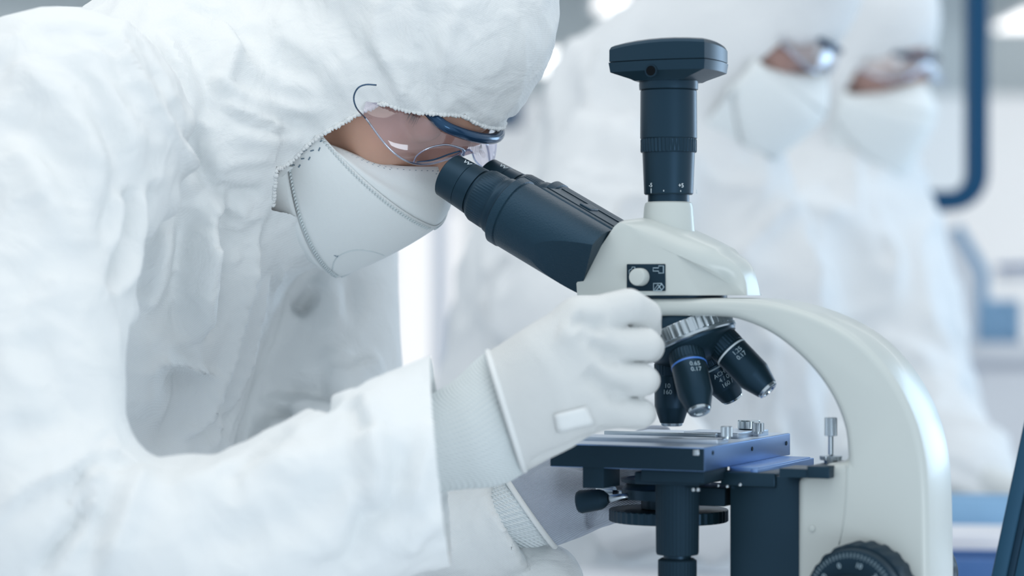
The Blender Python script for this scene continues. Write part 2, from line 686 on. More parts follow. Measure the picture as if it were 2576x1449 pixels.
def fold_strokes(v, n, strokes, gain=1.0):
    """press folds into a surface. stroke: (pixel points, half width, height, kind);
    kind r = ridge, v = valley, s = step fold with its sharp side on the right of the stroke"""
    px = to_px(v)
    facing = n[:, 1] < 0.25
    disp = np.zeros(len(v))
    for pts, wd, ht, kind in strokes:
        mu_, mv_ = np.mean(pts, 0)
        ht = ht * gain * (1.7 if gain == 1.4 and 300 < mu_ < 1000 and 450 < mv_ < 1160 else 1)
        sp = spline(pts, 6)
        line = []
        deps = []
        for q in sp:
            d = (px[:, 0] - q[0]) ** 2 + (px[:, 1] - q[1]) ** 2
            m = facing & (d < 14 ** 2)
            if not m.any():
                continue
            k = np.argmin(np.where(m, px[:, 2] + 0.0006 * np.sqrt(d), 99))
            line.append((q[0], q[1]))
            deps.append(px[k, 2])
        if len(line) < 2:
            continue
        deps = np.array(deps)
        for _ in range(3):
            e = np.concatenate([deps[:1], deps[:1], deps, deps[-1:], deps[-1:]])
            deps = np.array([np.median(e[i:i + 5]) for i in range(len(deps))])
        for _ in range(4):
            e = np.concatenate([deps[:1], deps, deps[-1:]])
            deps = 0.5 * deps + 0.25 * (e[:-2] + e[2:])
        line = np.array([P(a, b, d) for (a, b), d in zip(line, deps)])
        reach = wd * 4
        m = ((v > line.min(0) - reach) & (v < line.max(0) + reach)).all(1)
        vi = np.where(m)[0]
        if not len(vi):
            continue
        pv = v[vi]
        best = np.full(len(vi), 9.0)
        side = np.zeros(len(vi))
        tpar = np.zeros(len(vi))
        L = len(line) - 1
        for i in range(L):
            a, b = line[i], line[i + 1]
            ab = b - a
            h = np.clip((pv - a) @ ab / max(ab @ ab, 1e-12), 0, 1)
            w = pv - a - h[:, None] * ab
            d = np.linalg.norm(w, axis=1)
            u = d < best
            sd = ab[0] * w[:, 2] - ab[2] * w[:, 0]
            best = np.where(u, d, best)
            side = np.where(u, np.sign(sd), side)
            tpar = np.where(u, (i + h) / L, tpar)
        taper = np.clip(np.minimum(tpar, 1 - tpar) * 5, 0, 1) ** 0.7
        g = np.exp(-(best / wd) ** 2)
        if kind == 'r':
            e = ht * g
        elif kind == 'v':
            e = -ht * g
        else:
            x = side * best
            st_ = 0.5 * (1 + np.tanh(x / (0.45 * wd)))
            e = ht * (np.exp(-best / (wd * 1.4)) * st_ - 0.35 * np.exp(-(best / (wd * 0.7)) ** 2) * (1 - st_))
        disp[vi] += e * taper
    return disp




# ================================================================== microscope
TH = math.radians(25)
EX = np.array([math.cos(TH), -math.sin(TH), 0])
EY = np.array([math.sin(TH), math.cos(TH), 0])
MO = P(1682, 742, 1.75)
MO = np.array([MO[0], MO[1], TABLE_Z])
scope = empty('microscope', MO, -TH)
tag(scope, 'white and black trinocular microscope gripped by gloved hands', 'microscope')
CAM = np.array([0, CAMY, CAMZ])


def ML(u, v, c=0.0):
    """microscope-local (x, z) of pixel (u, v) on the local plane y = c"""
    d = P(u, v, 1.0) - CAM
    t = ((MO - CAM) @ EY + c) / (d @ EY)
    w = CAM + d * t - MO
    return np.array([w @ EX, w[2]])


def ML3(u, v, c=0.0):
    x, z = ML(u, v, c)
    return Vector((x, c, z))


def MX(u, v, x):
    """microscope-local (y, z) of pixel (u, v) on the local plane x = const"""
    d = P(u, v, 1.0) - CAM
    t = ((MO - CAM) @ EX + x) / (d @ EX)
    w = CAM + d * t - MO
    return np.array([w @ EY, w[2]])


BLK, BRO, BSO, WHT, STL = M['black'], M['black_rough'], M['black_soft'], M['white_paint'], M['steel']

# --- arm
ca = -0.035
outer = [(1600, 752), (1760, 750), (1880, 752), (1965, 765), (2060, 797), (2150, 848), (2225, 922), (2282, 1015), (2315, 1110), (2330, 1220), (2335, 1449)]
inner = [(2085, 1165), (2131, 1163), (2124, 1085), (2100, 1015), (2060, 950), (2005, 890), (1940, 840), (1870, 808), (1800, 796), (1600, 795)]
prof = [ML(*p, ca) for p in spline(outer, 4)]
xb = prof[-1][0]
prof += [np.array([xb, 0.05])]
xi = ML(2005, 1200, ca)
prof += [np.array([xi[0], 0.05]), xi, ML(2085, 1166, ca)]
prof += [ML(*p, ca) for p in spline(inner[1:], 4)]
prof.reverse()
arm = prism('arm', prof, -0.035, 0.035, WHT, scope, 0.006, 4, 50)
# panel edge on the arm and a small screw
ln = [ML3(u, v, -0.0352) for u, v in spline([(2131, 1168), (2130, 1230), (2124, 1300), (2110, 1370)], 5)]
tube('panel_seam', ln, 0.0004, WHT, arm, 6)
q = ML3(2043, 1329, -0.035)
lathe('screw', [(0, 0.0022), (0.0008, 0.0022), (0.001, 0.0016)], q, (0, -1, 0), WHT, arm, 24)
# --- base foot
bx0, bx1 = ML(1400, 1300)[0], xb
prof = [(bx0, 0.0), (bx0, 0.025), (bx0 + 0.02, 0.04), (0.06, 0.045), (0.08, 0.06), (bx1, 0.06), (bx1 + 0.004, 0.0)]
base = prism('base', prof, -0.085, 0.085, WHT, scope, 0.008, 3)
lathe('field_lens', [(0, 0.03), (0.018, 0.03), (0.022, 0.026), (0.022, 0.002)], (0, 0, 0.043), (0, 0, 1), BLK, base, 48)

# --- head
hc = -0.036
hp = [(1452, 743), (1450, 713), (1545, 570), (1556, 560), (1575, 555), (1615, 558), (1660, 575), (1730, 607), (1780, 631), (1808, 645), (1830, 664), (1845, 688), (1852, 712), (1853, 743)]
prof = [ML(*p, hc) for p in hp]
prof.reverse()
zb = prof[0][1]
xw1, xw2 = ML(1700, 700, hc)[0], ML(1848, 700, hc)[0]
pp = np.array(spline([prof[-1]] + list(prof) + [prof[0]], 1))[1:-1] if False else np.array(prof)
# resample the outline and find its inward normals
dense = []
for i in range(len(pp)):
    a_, b_ = pp[i], pp[(i + 1) % len(pp)]
    n_ = max(1, int(np.linalg.norm(b_ - a_) / 0.004))
    for k in range(n_):
        dense.append(a_ + (b_ - a_) * k / n_)
dense = np.array(dense)
for _ in range(4):
    sm_ = 0.5 * dense + 0.25 * (np.roll(dense, 1, 0) + np.roll(dense, -1, 0))
    flat = (np.abs(dense[:, 1] - zb) < 1e-4) | (dense[:, 0] < ML(1560, 700, hc)[0])
    dense = np.where(flat[:, None], dense, sm_)
tg = np.roll(dense, -1, 0) - np.roll(dense, 1, 0)
nrm2 = np.stack([-tg[:, 1], tg[:, 0]], 1)
nrm2 /= np.linalg.norm(nrm2, axis=1)[:, None]
cc = dense.mean(0)
if ((cc - dense) * nrm2).sum() < 0:
    nrm2 = -nrm2
rf, hw_ = 0.012, 0.036
xf0, xf1 = ML(1552, 600, hc)[0], ML(1640, 600, hc)[0]
bm = bmesh.new()
rows = []
angs = [(-1, math.pi / 2 * k / 8) for k in range(9)] + [(0, 0)] + [(1, math.pi / 2 * k / 8) for k in range(8, -1, -1)]
for sg_, an in angs:
    if sg_ == 0:
        y, ins = 0.0, 0.0
    else:
        y, ins = sg_ * (hw_ - rf + rf * math.cos(an)), rf * (1 - math.sin(an))
    row = []
    for p, n_ in zip(dense, nrm2):
        w_ = 1 - 0.5 * min(1, max(0, (p[0] - xw1) / (xw2 - xw1))) ** 2
        lift = (1 - (y / hw_) ** 2) * 0.004 if p[1] > zb + 0.03 else 0
        q_ = p + n_ * ins
        e_ = min(1, max(0, (p[0] - xf0) / (xf1 - xf0)))
        e_ = e_ * e_ * (3 - 2 * e_) * min(1, max(0, (p[1] - zb) / 0.014))
        q_ = p + n_ * ins * e_
        row.append(bm.verts.new((q_[0], y * w_, q_[1] + lift)))
    rows.append(row)
nd = len(dense)
for j in range(len(rows) - 1):
    for i in range(nd):
        i2 = (i + 1) % nd
        bm.faces.new((rows[j][i], rows[j][i2], rows[j + 1][i2], rows[j + 1][i]))
bm.faces.new(rows[0])
bm.faces.new(list(reversed(rows[-1])))
head = bm_obj('observation_head', bm, WHT, scope, True, 50)
p0 = ML(1640, 745)
lathe('dovetail_ring', [(0, 0.031), (0.006, 0.031), (0.007, 0.029)], (0.012, 0, p0[1] - 0.005), (0, 0, 1), BLK, head, 64)
# selector plate, knob and its printed symbols
a0, a1 = ML(1577, 732, hc), ML(1674, 664, hc)
plate = box('selector_plate', (a0[0], hc - 0.0008, a0[1]), (a1[0], hc + 0.001, a1[1]), BSO, head, 0.0006)
kq = ML3(1614, 697, hc)
lathe('selector_knob', [(0, 0.0064), (0.0085, 0.0062), (0.0095, 0.0056), (0.0098, 0.003)], kq, (0, -1, 0), WHT, head, 40)


def outline(name, pts, c, r, m, parent, closed=True):
    return tube(name, [ML3(u, v, c) for u, v in pts], r, m, parent, 6, closed)


pc = hc - 0.001
outline('camera_symbol', [(1643, 674), (1657, 674), (1657, 669), (1669, 669), (1669, 687), (1657, 687), (1657, 682), (1643, 682)], pc, 0.00035, M['print_dim'], plate)
outline('eyepiece_symbol', [(1583, 690), (1583, 680), (1590, 676), (1590, 672), (1597, 672), (1597, 682)], pc, 0.00035, M['print_dim'], plate, False)
outline('prism_symbol', [(1644, 713), (1664, 713), (1670, 722), (1664, 731), (1644, 731)], pc, 0.00035, M['print_dim'], plate)
outline('prism_symbol', [(1646, 729), (1655, 716), (1664, 729)], pc, 0.00035, M['print_dim'], plate, False)
outline('prism_symbol', [(1650, 731), (1665, 714)], pc, 0.00035, M['print_dim'], plate, False)

# --- eyepiece tubes
A2, B2 = ML(1127, 440, -0.031), ML(1497, 660, -0.031)
ax = Vector((B2[0] - A2[0], 0, B2[1] - A2[1]))
LT = ax.length
ax.normalize()
UPV = Vector((-ax.z, 0, ax.x))        # across the tube, upwards
px2m = LT / 430.5
for sy in (-1, 1):
    y0 = 0.031 * sy
    a = Vector((A2[0], y0, A2[1]))
    eyepiece = lathe('eyepiece', [(0.0, 0.0125), (0.0, 0.0155), (0.001, 0.0168), (52 * px2m, 0.0176), (53 * px2m, 0.0172), (54 * px2m, 0.0176), (88 * px2m, 0.0183), (89 * px2m, 0.0172), (108 * px2m, 0.0172)], a, ax, BLK, scope, 72)
    lathe('eye_lens', [(0, 0.0125), (0.0015, 0.009), (0.002, 0.001)], a + ax * 0.002, -ax, M['objective_glass'], eyepiece, 40)
    s0 = [95, 97, 102, 106, 140, 143, 150, 152, 160, 163, 168, 170, 182]
    r0 = [0.0180, 0.0196, 0.0202, 0.0208, 0.0212, 0.0204, 0.0205, 0.0220, 0.0226, 0.0222, 0.0222, 0.0228, 0.0230]
    kn = [0, 0, 0, 0.00025, 0.00025, 0, 0, 0, 0, 0, 0, 0, 0]
    lathe('diopter_ring', [(s * px2m, r, k) for s, r, k in zip(s0, r0, kn)], a, ax, BLK, scope, knurl=60, angle=40)
    # barrel with a flat cut towards the head
    R = 0.0262
    prof = [(176 * px2m, 0.0225), (177 * px2m, R + 0.0006), (196 * px2m, R + 0.0006), (198 * px2m, R - 0.0004), (203 * px2m, R), (LT + 0.0005, R)]
    bm = bmesh.new()
    seg = 96
    fa, fb, fc_ = frame_of(ax)
    ringv = []
    for s, r in prof:
        ringv.append([bm.verts.new(a + ax * s + (fb * math.cos(2 * math.pi * i / seg) + fc_ * math.sin(2 * math.pi * i / seg)) * r) for i in range(seg)])
    for j in range(len(prof) - 1):
        for i in range(seg):
            bm.faces.new((ringv[j][i], ringv[j][(i + 1) % seg], ringv[j + 1][(i + 1) % seg], ringv[j + 1][i]))
    bm.faces.new(ringv[0])
    bm.faces.new(list(reversed(ringv[-1])))
    # flat facet facing outwards and down, deepening towards the head
    ra_ = math.radians(-30)
    rdir = Vector((0, sy, 0)) * math.cos(ra_) + UPV * math.sin(ra_)
    co = a + ax * (300 * px2m) + rdir * R
    no = (rdir * math.cos(math.radians(19)) + ax * math.sin(math.radians(19))).normalized()
    res = bmesh.ops.bisect_plane(bm, geom=bm.verts[:] + bm.edges[:] + bm.faces[:], plane_co=co, plane_no=no, clear_outer=True)
    bmesh.ops.holes_fill(bm, edges=[e for e in bm.edges if e.is_boundary])
    bm_obj('eyepiece_barrel', bm, BRO, scope, True, 24)
    tq = a + ax * 0.011 + UPV * 0.0142 + Vector((0, -0.0098, 0))
    text('lettering', 'W', 0.0062, a + ax * 0.0125 + UPV * 0.0164 + Vector((0, -0.0062, 0)), ax, UPV * 0.35 + Vector((0, 0.94, 0)), M['print'], eyepiece)
# hinge plate lying across the two barrels
def barrel_pt(s, h, y):
    return Vector((A2[0], y, A2[1])) + ax * (s * px2m) + UPV * h
vs = [barrel_pt(s, h, y) for s in (214, 440) for h in (0.010, 0.0262) for y in (-0.022, 0.022)]
fcs = [(0, 1, 3, 2), (4, 6, 7, 5), (0, 4, 5, 1), (2, 3, 7, 6), (0, 2, 6, 4), (1, 5, 7, 3)]
hinge = mesh_obj('hinge_plate', vs, fcs, BRO, scope, True, 0)
add_bevel(hinge, 0.002, 2)
for yy in (-0.013, 0.013):
    tube('plate_groove', [barrel_pt(218, 0.0264, yy), barrel_pt(436, 0.0264, yy)], 0.0005, BSO, hinge, 6)
vs = [barrel_pt(s, h, y) for s in (300, 330) for h in (0.0255, 0.0275) for y in (-0.006, 0.010)]
cover = mesh_obj('scale_cover', vs, fcs, BRO, hinge, True, 0)
add_bevel(cover, 0.0006, 2)

# --- photo tube and camera
zt = ML(1682, 508)[1]
zb_ = ML(1682, 625)[1]
ps = 1.75 * K
lathe('photo_tube', [(0, 0.0196), (0.0005, 0.0199), (zt - zb_ - 0.004, 0.0178), (zt - zb_ - 0.001, 0.0170), (zt - zb_, 0.0155)], (0, 0, zb_), (0, 0, 1), WHT, scope, 64)


def zz(v):
    return ML(1682, v)[1]


lathe('adapter_collar', [(zz(515), 0.0150), (zz(489), 0.0150)], (0, 0, 0), (0, 0, 1), BLK, scope, 64)
adapter = lathe('camera_adapter', [(zz(490), 0.0170), (zz(487), 0.0178), (zz(470), 0.0180), (zz(385), 0.0190), (zz(384), 0.0200, 0.0), (zz(381), 0.0204, 0.0007), (zz(353), 0.0204, 0.0007), (zz(350), 0.0200), (zz(348), 0.0206), (zz(230), 0.0204), (zz(227), 0.0198), (zz(224), 0.0198)], (0, 0, 0), (0, 0, 1), BLK, scope, knurl=44, angle=30)
lathe('camera_flange', [(zz(226), 0.0212), (zz(214), 0.0214), (zz(205), 0.0212), (zz(188), 0.0212)], (0, 0, 0), (0, 0, 1), BLK, scope, 64)
for body, u in (('-5', 1636), ('+5', 1706)):
    p = ML3(u, 466, -0.0178)
    text('scale_number', body, 0.0042, (p.x, -math.sqrt(max(1e-8, 0.0187 ** 2 - p.x ** 2)), p.z), (math.cos(math.asin(p.x / 0.0185)), math.sin(math.asin(p.x / 0.0185)), 0), (0, 0, 1), M['print'], adapter)
for u, hgt in ((1639, 12), (1707, 4), (1733, 10), (1672, 4)):
    p = ML3(u, 480, -0.016)
    yy = -math.sqrt(max(1e-8, 0.01815 ** 2 - p.x ** 2))
    tube('scale_mark', [(p.x, yy, p.z - hgt * ps / 2), (p.x, yy, p.z + hgt * ps / 2)], 0.0003, M['print'], adapter, 5)

# camera housing: bulging plan outline, tapered belly
def plan(w, d, bulge, n=7, cut=0.0):
    pts = []
    cs = [(-w, -d), (w, -d), (w, d), (-w, d)]
    for k in range(4):
        x0, y0 = cs[k]
        x1, y1 = cs[(k + 1) % 4]
        nx, ny = (y1 - y0), -(x1 - x0)
        l = math.hypot(nx, ny)
        b = bulge if k % 2 == 0 else bulge * 0.55
        for i in range(n):
            t = i / n
            s = 4 * t * (1 - t) * b
            pts.append((x0 + (x1 - x0) * t + nx / l * s, y0 + (y1 - y0) * t + ny / l * s))
    return pts


def stack(name, levels, m, parent, ang=30, dome=0.0):
    vs, fs = [], []
    n = len(levels[0][1])
    for z, pl in levels:
        vs += [(x, y, z - (dome * (((x - 0.3 * cw) / cw) ** 2 * 0.0024 + ((y + cd) / (2 * cd)) ** 2 * 0.0026) if z > zs + 0.004 else 0)) for x, y in pl]
    for j in range(len(levels) - 1):
        for i in range(n):
            i2 = (i + 1) % n
            fs.append((j * n + i, j * n + i2, (j + 1) * n + i2, (j + 1) * n + i))
    fs.append(tuple(range(n)))
    fs.append(tuple(range(len(vs) - 1, len(vs) - n - 1, -1)))
    return mesh_obj(name, vs, fs, m, parent, True, ang)


cw, cd = 0.0365, 0.024
zc0, zc1, zs, zl = zz(203), zz(104), zz(159), zz(184)
camera = stack('camera', [(zs + 0.0004, plan(cw, cd, 0.005)), (zc1 - 0.003, plan(cw, cd, 0.005)), (zc1 - 0.001, plan(cw - 0.001, cd - 0.001, 0.005)), (zc1, plan(cw - 0.003, cd - 0.003, 0.005)), (zc1 + 0.0012, plan(0.012, 0.008, 0.002))], BLK, scope, 25, 1.0)
stack('camera_lower_shell', [(zc0 - 0.001, plan(0.019, 0.019, 0.003)), (zc0 + 0.0005, plan(0.022, 0.020, 0.003)), (zl, plan(cw - 0.0005, cd - 0.0005, 0.005)), (zs - 0.0003, plan(cw + 0.0004, cd + 0.0004, 0.005)), (zs + 0.0002, plan(cw - 0.001, cd - 0.001, 0.005))], BLK, camera, 25)
pq = ML3(1638, 178, -cd - 0.0046)
sk_ = lathe('cable_socket', [(-0.002, 0.0046), (0.0008, 0.0046), (0.0008, 0.0036), (-0.0012, 0.0034)], pq, (0, -1, 0), BSO, camera, 32, cap=False)
lathe('socket_hole', [(-0.001, 0.0036), (0.0006, 0.0036)], pq, (0, -1, 0), M['hole'], sk_, 24)  # near-black disc paints the shade inside the hole

# --- nosepiece with four objectives
tl = math.radians(23)
Q = ML3(1690, 731, 0)
na = Vector((math.sin(tl), 0, -math.cos(tl)))
nose = lathe('nosepiece', [(0.0265, 0.030), (0.0270, 0.0332), (0.0275, 0.0335, 0.0006), (0.0365, 0.0335, 0.0006), (0.037, 0.0330), (0.0375, 0.0345), (0.0395, 0.0345), (0.0405, 0.0335), (0.0410, 0.020)], Q, na, M['chrome'], scope, knurl=44, angle=25)
lathe('turret_cone', [(0.0400, 0.0330), (0.0425, 0.0325), (0.047, 0.0285), (0.055, 0.0185), (0.057, 0.010)], Q, na, BLK, nose, 64)
lathe('turret_mount', [(0.004, 0.021), (0.0215, 0.0312), (0.0262, 0.0325), (0.0270, 0.0325)], Q, na, BLK, nose, 64)
nb_, nc_ = Vector((math.cos(tl), 0, math.sin(tl))), Vector((0, -1, 0))
obj_specs = [(180, 0.098, None, ['10', '160']), (90, 0.101, M['blue_ring'], ['0.65', '0.17']), (0, 0.103, M['print'], ['1.25', '0.17']), (270, 0.094, M['print_dim'], ['ACHRO', '4 / 0.1', '160 / -'])]
for phi, tip, ringm, words_ in obj_specs:
    f = math.radians(phi)
    rad = nb_ * math.cos(f) + nc_ * math.sin(f)
    al = math.radians(23)
    d = (na * math.cos(al) + rad * math.sin(al)).normalized()
    st = 0.0510
    Lo = tip - st
    ob = lathe('objective', [(0, 0.0118), (0.002, 0.0126), (0.0025, 0.0128, 0.0004), (0.0095, 0.0128, 0.0004), (0.010, 0.0124), (0.0105, 0.0127), (0.0115, 0.0127), (Lo * 0.70, 0.0125), (Lo * 0.73, 0.0120), (Lo * 0.95, 0.0085), (Lo * 0.955, 0.0075)], Q + d * st, d, BLK, scope, knurl=32, angle=30)
    lathe('front_lens_mount', [(Lo * 0.95, 0.0080), (Lo * 0.99, 0.0076), (Lo, 0.0064), (Lo, 0.0045), (Lo - 0.001, 0.004)], Q + d * st, d, M['chrome'], ob, 40)
    lathe('front_lens', [(Lo - 0.0012, 0.0042), (Lo - 0.0006, 0.002), (Lo - 0.0005, 0.0005)], Q + d * st, d, M['objective_glass'], ob, 24)
    lathe('mount_thread', [(-0.004, 0.0105), (0.0008, 0.0112)], Q + d * st, d, M['chrome'], ob, 40)
    if ringm:
        lathe('colour_ring', [(0.0118, 0.0126), (0.0119, 0.01295), (0.0131, 0.01293), (0.0132, 0.0126)], Q + d * st, d, ringm, ob, 64)
    # printed markings on the side facing the observer's right hand
    vd = Vector((-math.sin(TH), -math.cos(TH), 0)).normalized()     # towards the front, in world
    vl = Vector((float(vd @ Vector(EX)), float(vd @ Vector(EY)), 0))
    nrm0 = (vl - d * vl.dot(d)).normalized()
    tw = d.cross(nrm0)
    off = {180: -0.12, 90: -0.75, 0: -0.55, 270: -0.62}[phi]
    nr = (nrm0 * math.cos(off) + tw * math.sin(off)).normalized()
    rt = d.cross(nr) * -1
    for k, wd in enumerate(words_):
        o3 = Q + d * (st + 0.0175 + 0.0045 * k) + nr * 0.01275
        text('engraving', wd, 0.0046, o3, rt if rt.x > 0 else -rt, -d, M['print_dim'], ob, 0.0002)

# --- stage
cs_ = -0.072
s0 = ML(1772, 1127, cs_)
s1 = ML(1772, 1187, cs_)
s2 = ML(1772, 1217, cs_)
xl = ML(1385, 1180, cs_)[0]
xm = ML(1466, 1180, cs_)[0]
xr = s0[0]
ye = MX(1988, 1106, xr)[0]
ztop = s0[1]
stage = box('stage', (xl, cs_, s1[1]), (xr, ye, ztop), M['anod'], scope, 0.0006)
box('stage_rail', (xm, cs_ - 0.0005, s2[1] - 0.006), (xm + 0.016, cs_ + 0.03, s1[1] + 0.001), BSO, stage, 0.0005)
box('stage_rail', (ML(1610, 1200, cs_)[0], cs_ + 0.002, s2[1]), (xr - 0.001, cs_ + 0.05, s1[1]), BSO, stage, 0.0005)
box('stage_recess', (ML(1682, 1150, cs_)[0], cs_ - 0.0006, ML(1710, 1165, cs_)[1]), (ML(1738, 1150, cs_)[0], cs_ + 0.002, ML(1710, 1128, cs_)[1]), BSO, stage)
box('retaining_clip', (ML(1744, 1150, cs_)[0], cs_ - 0.0012, ML(1752, 1146, cs_)[1]), (ML(1760, 1150, cs_)[0], cs_ + 0.001, ML(1752, 1131, cs_)[1]), STL, stage, 0.0004)
box('front_plate', (xl + 0.0002, cs_ - 0.0008, s1[1] + 0.0005), (xr - 0.0002, cs_ + 0.001, ztop - 0.0006), BSO, stage)
for u, v in ((1793, 1139), (1892, 1129), (1978, 1115)):
    yy, z_ = MX(u, v, xr)
    lathe('set_screw', [(-0.001, 0.0016), (0.0004, 0.0016), (0.0004, 0.0008)], (xr, yy, z_), (1, 0, 0), BSO, stage, 20)
# sliding bracket on the right flank
y_a, z_a = MX(1822, 1172, xr)
y_b, _ = MX(1955, 1150, xr)
box('slide_carriage', (xr, y_a + 0.01, z_a - 0.010), (xr + 0.022, y_b + 0.012, z_a - 0.001), M['anod'], stage, 0.0006)
box('carriage_lip', (xr + 0.018, y_a + 0.004, z_a - 0.013), (xr + 0.0235, y_b + 0.016, z_a - 0.002), M['anod'], stage, 0.0005)
# specimen holder on top
box('top_plate', (xl + 0.001, cs_ + 0.001, ztop - 0.0004), (xr - 0.001, ye - 0.001, ztop + 0.0003), M['anod_light'], stage)
holder = box('specimen_holder', (-0.055, -0.035, ztop), (xr - 0.004, -0.012, ztop + 0.0035), M['anod_light'], stage, 0.0006)
box('holder_finger', (-0.060, 0.022, ztop), (0.028, 0.027, ztop + 0.004), STL, holder, 0.0004)
box('holder_plate', (0.0, 0.030, ztop), (xr - 0.012, 0.062, ztop + 0.0045), M['anod_light'], holder, 0.0006)
for (u, v, c, r, hh) in ((1828, 1104, -0.022, 0.0042, 0.0088), (1907, 1093, 0.045, 0.0044, 0.0080)):
    x_, z_ = ML(u, v, c)
    lathe('knurled_screw', [(0, 0.0030), (0.0015, 0.0030), (0.0016, r, 0.0003), (hh - 0.0004, r, 0.0003), (hh, r - 0.0005)], (x_, c, ztop + 0.0035), (0, 0, 1), STL, holder, knurl=24)
x_, z_ = ML(1884, 1089, 0.075)
lathe('knurled_screw', [(0, 0.007), (0.0008, 0.0085), (0.0062, 0.0085), (0.007, 0.008)], (x_, 0.075, ztop + 0.0045), (0, 0, 1), M['chrome'], holder, 40)
box('holder_tail', (0.02, 0.062, ztop), (x_ + 0.012, 0.085, ztop + 0.0045), M['anod_light'], holder, 0.0006)

# --- coaxial stage drive hanging below the near edge
x_, _ = ML(1704, 1300, -0.05)
zq = lambda v: ML(1704, v, -0.05)[1]
drive = lathe('stage_drive_knob', [(zq(1212), 0.0135), (zq(1216), 0.0150, 0.0), (zq(1222), 0.0154, 0.0003), (zq(1388), 0.0150, 0.0003), (zq(1394), 0.0145), (zq(1397), 0.0095)], (x_, -0.05, 0), (0, 0, 1), BSO, scope, knurl=36)
lathe('drive_shaft', [(zq(1225), 0.0098), (zq(1430), 0.0098)], (x_, -0.05, 0), (0, 0, 1), BLK, drive, 40)
lathe('lower_drive_knob', [(zq(1404), 0.0115), (zq(1409), 0.0136, 0.0003), (zq(1510), 0.0136, 0.0003), (zq(1515), 0.0125)], (x_, -0.05, 0), (0, 0, 1), BSO, drive, knurl=36)
box('drive_housing', (x_ - 0.026, -0.066, zq(1216)), (x_ + 0.022, -0.02, zq(1186)), BSO, scope, 0.001)

# --- condenser
zc = lambda v: ML(1682, v)[1]
cond = lathe('condenser', [(zc(1200), 0.0215), (zc(1206), 0.0225), (zc(1213), 0.0300), (zc(1222), 0.0315), (zc(1228), 0.034), (zc(1252), 0.034), (zc(1254), 0.020), (zc(1278), 0.020), (zc(1279), 0.018)], (0, 0, 0), (0, 0, 1), BLK, scope, 64)
lathe('filter_ring', [(zc(1311), 0.036), (zc(1310), 0.0425, 0.0), (zc(1308), 0.0432, 0.0007), (zc(1282), 0.0432, 0.0007), (zc(1280), 0.0425), (zc(1278), 0.030), (zc(1281), 0.0195)], (0, 0, 0), (0, 0, 1), BLK, cond, knurl=48)
lathe('lens_rim', [(zc(1212), 0.0305), (zc(1203), 0.031), (zc(1202), 0.027), (zc(1205), 0.0255)], (-0.004, 0, 0.0), (0, 0, 1), BLK, cond, 48)
e0, e1 = ML3(1608, 1246, -0.02), ML3(1530, 1254, -0.032)
e2 = ML3(1455, 1263, -0.034)
lever = tube('aperture_lever', [e0, e1], 0.0026, STL, cond, 16)
dv = (e2 - e1)
lathe('lever_knob', [(0, 0.0035), (0.003, 0.0062), (0.006, 0.0075), (dv.length - 0.002, 0.0085), (dv.length, 0.0075)], e1, dv, BSO, lever, 36)
g0, g1 = ML3(1502, 1237, 0.0), ML3(1546, 1238, 0.0)
lathe('centring_screw', [(0, 0.0042), (0.0003, 0.0046, 0.0006), ((g1 - g0).length, 0.0046, 0.0006)], g0, g1 - g0, STL, cond, knurl=14)
tube('centring_rod', [g1, ML3(1590, 1240, 0.0)], 0.0016, STL, cond, 12)
box('condenser_carrier', (0.0, -0.022, zc(1262)), (ML(1850, 1200, 0)[0], 0.022, zc(1216)), BSO, scope, 0.001)

# --- focusing block in front of the arm
xa, xb2 = ML(1836, 1300, -0.027)[0], ML(2022, 1300, -0.027)[0]
block = box('focus_block', (xa, -0.027, 0.055), (xb2, 0.027, ML(1900, 1196, -0.027)[1]), BLK, scope, 0.0008)
box('stage_bracket', (xa - 0.006, -0.03, ML(1930, 1226, -0.03)[1]), (xb2 - 0.02, 0.03, ML(1930, 1190, -0.03)[1]), BLK, scope, 0.001)
for u, v in ((1806, 1221), (1829, 1223), (1862, 1219), (1744, 1232), (1756, 1232)):
    q = ML3(u, v, -0.0302 if u > 1790 else -0.0665)
    lathe('socket_screw', [(-0.002, 0.0012), (0.0003, 0.0012), (0.0004, 0.0006)], q, (0, -1, 0), M['chrome'], block, 16)
# stop bracket with its thumbscrew
b0, b1 = ML(2030, 1203, -0.046), ML(2086, 1174, -0.046)
stop = box('stop_bracket', (b0[0], -0.046, b0[1]), (b1[0], 0.02, b1[1]), BLK, scope, 0.0006)
box('bracket_foot', (xb2 - 0.012, -0.044, b0[1]), (b0[0] + 0.002, -0.01, b0[1] + 0.006), BLK, stop)
t0 = ML3(2090, 1166, -0.012)
zt_ = lambda v: ML(2090, v, -0.012)[1]
ts = lathe('thumbscrew', [(zt_(1170), 0.0045), (zt_(1158), 0.0048), (zt_(1157), 0.0075, 0.0004), (zt_(1147), 0.0078, 0.0004), (zt_(1146), 0.003), (zt_(1143), 0.0018), (zt_(1098), 0.0018), (zt_(1097), 0.0030), (zt_(1096), 0.0044, 0.0003), (zt_(1051), 0.0044, 0.0003), (zt_(1050), 0.0038)], (t0.x, -0.012, 0), (0, 0, 1), STL, scope, knurl=24)

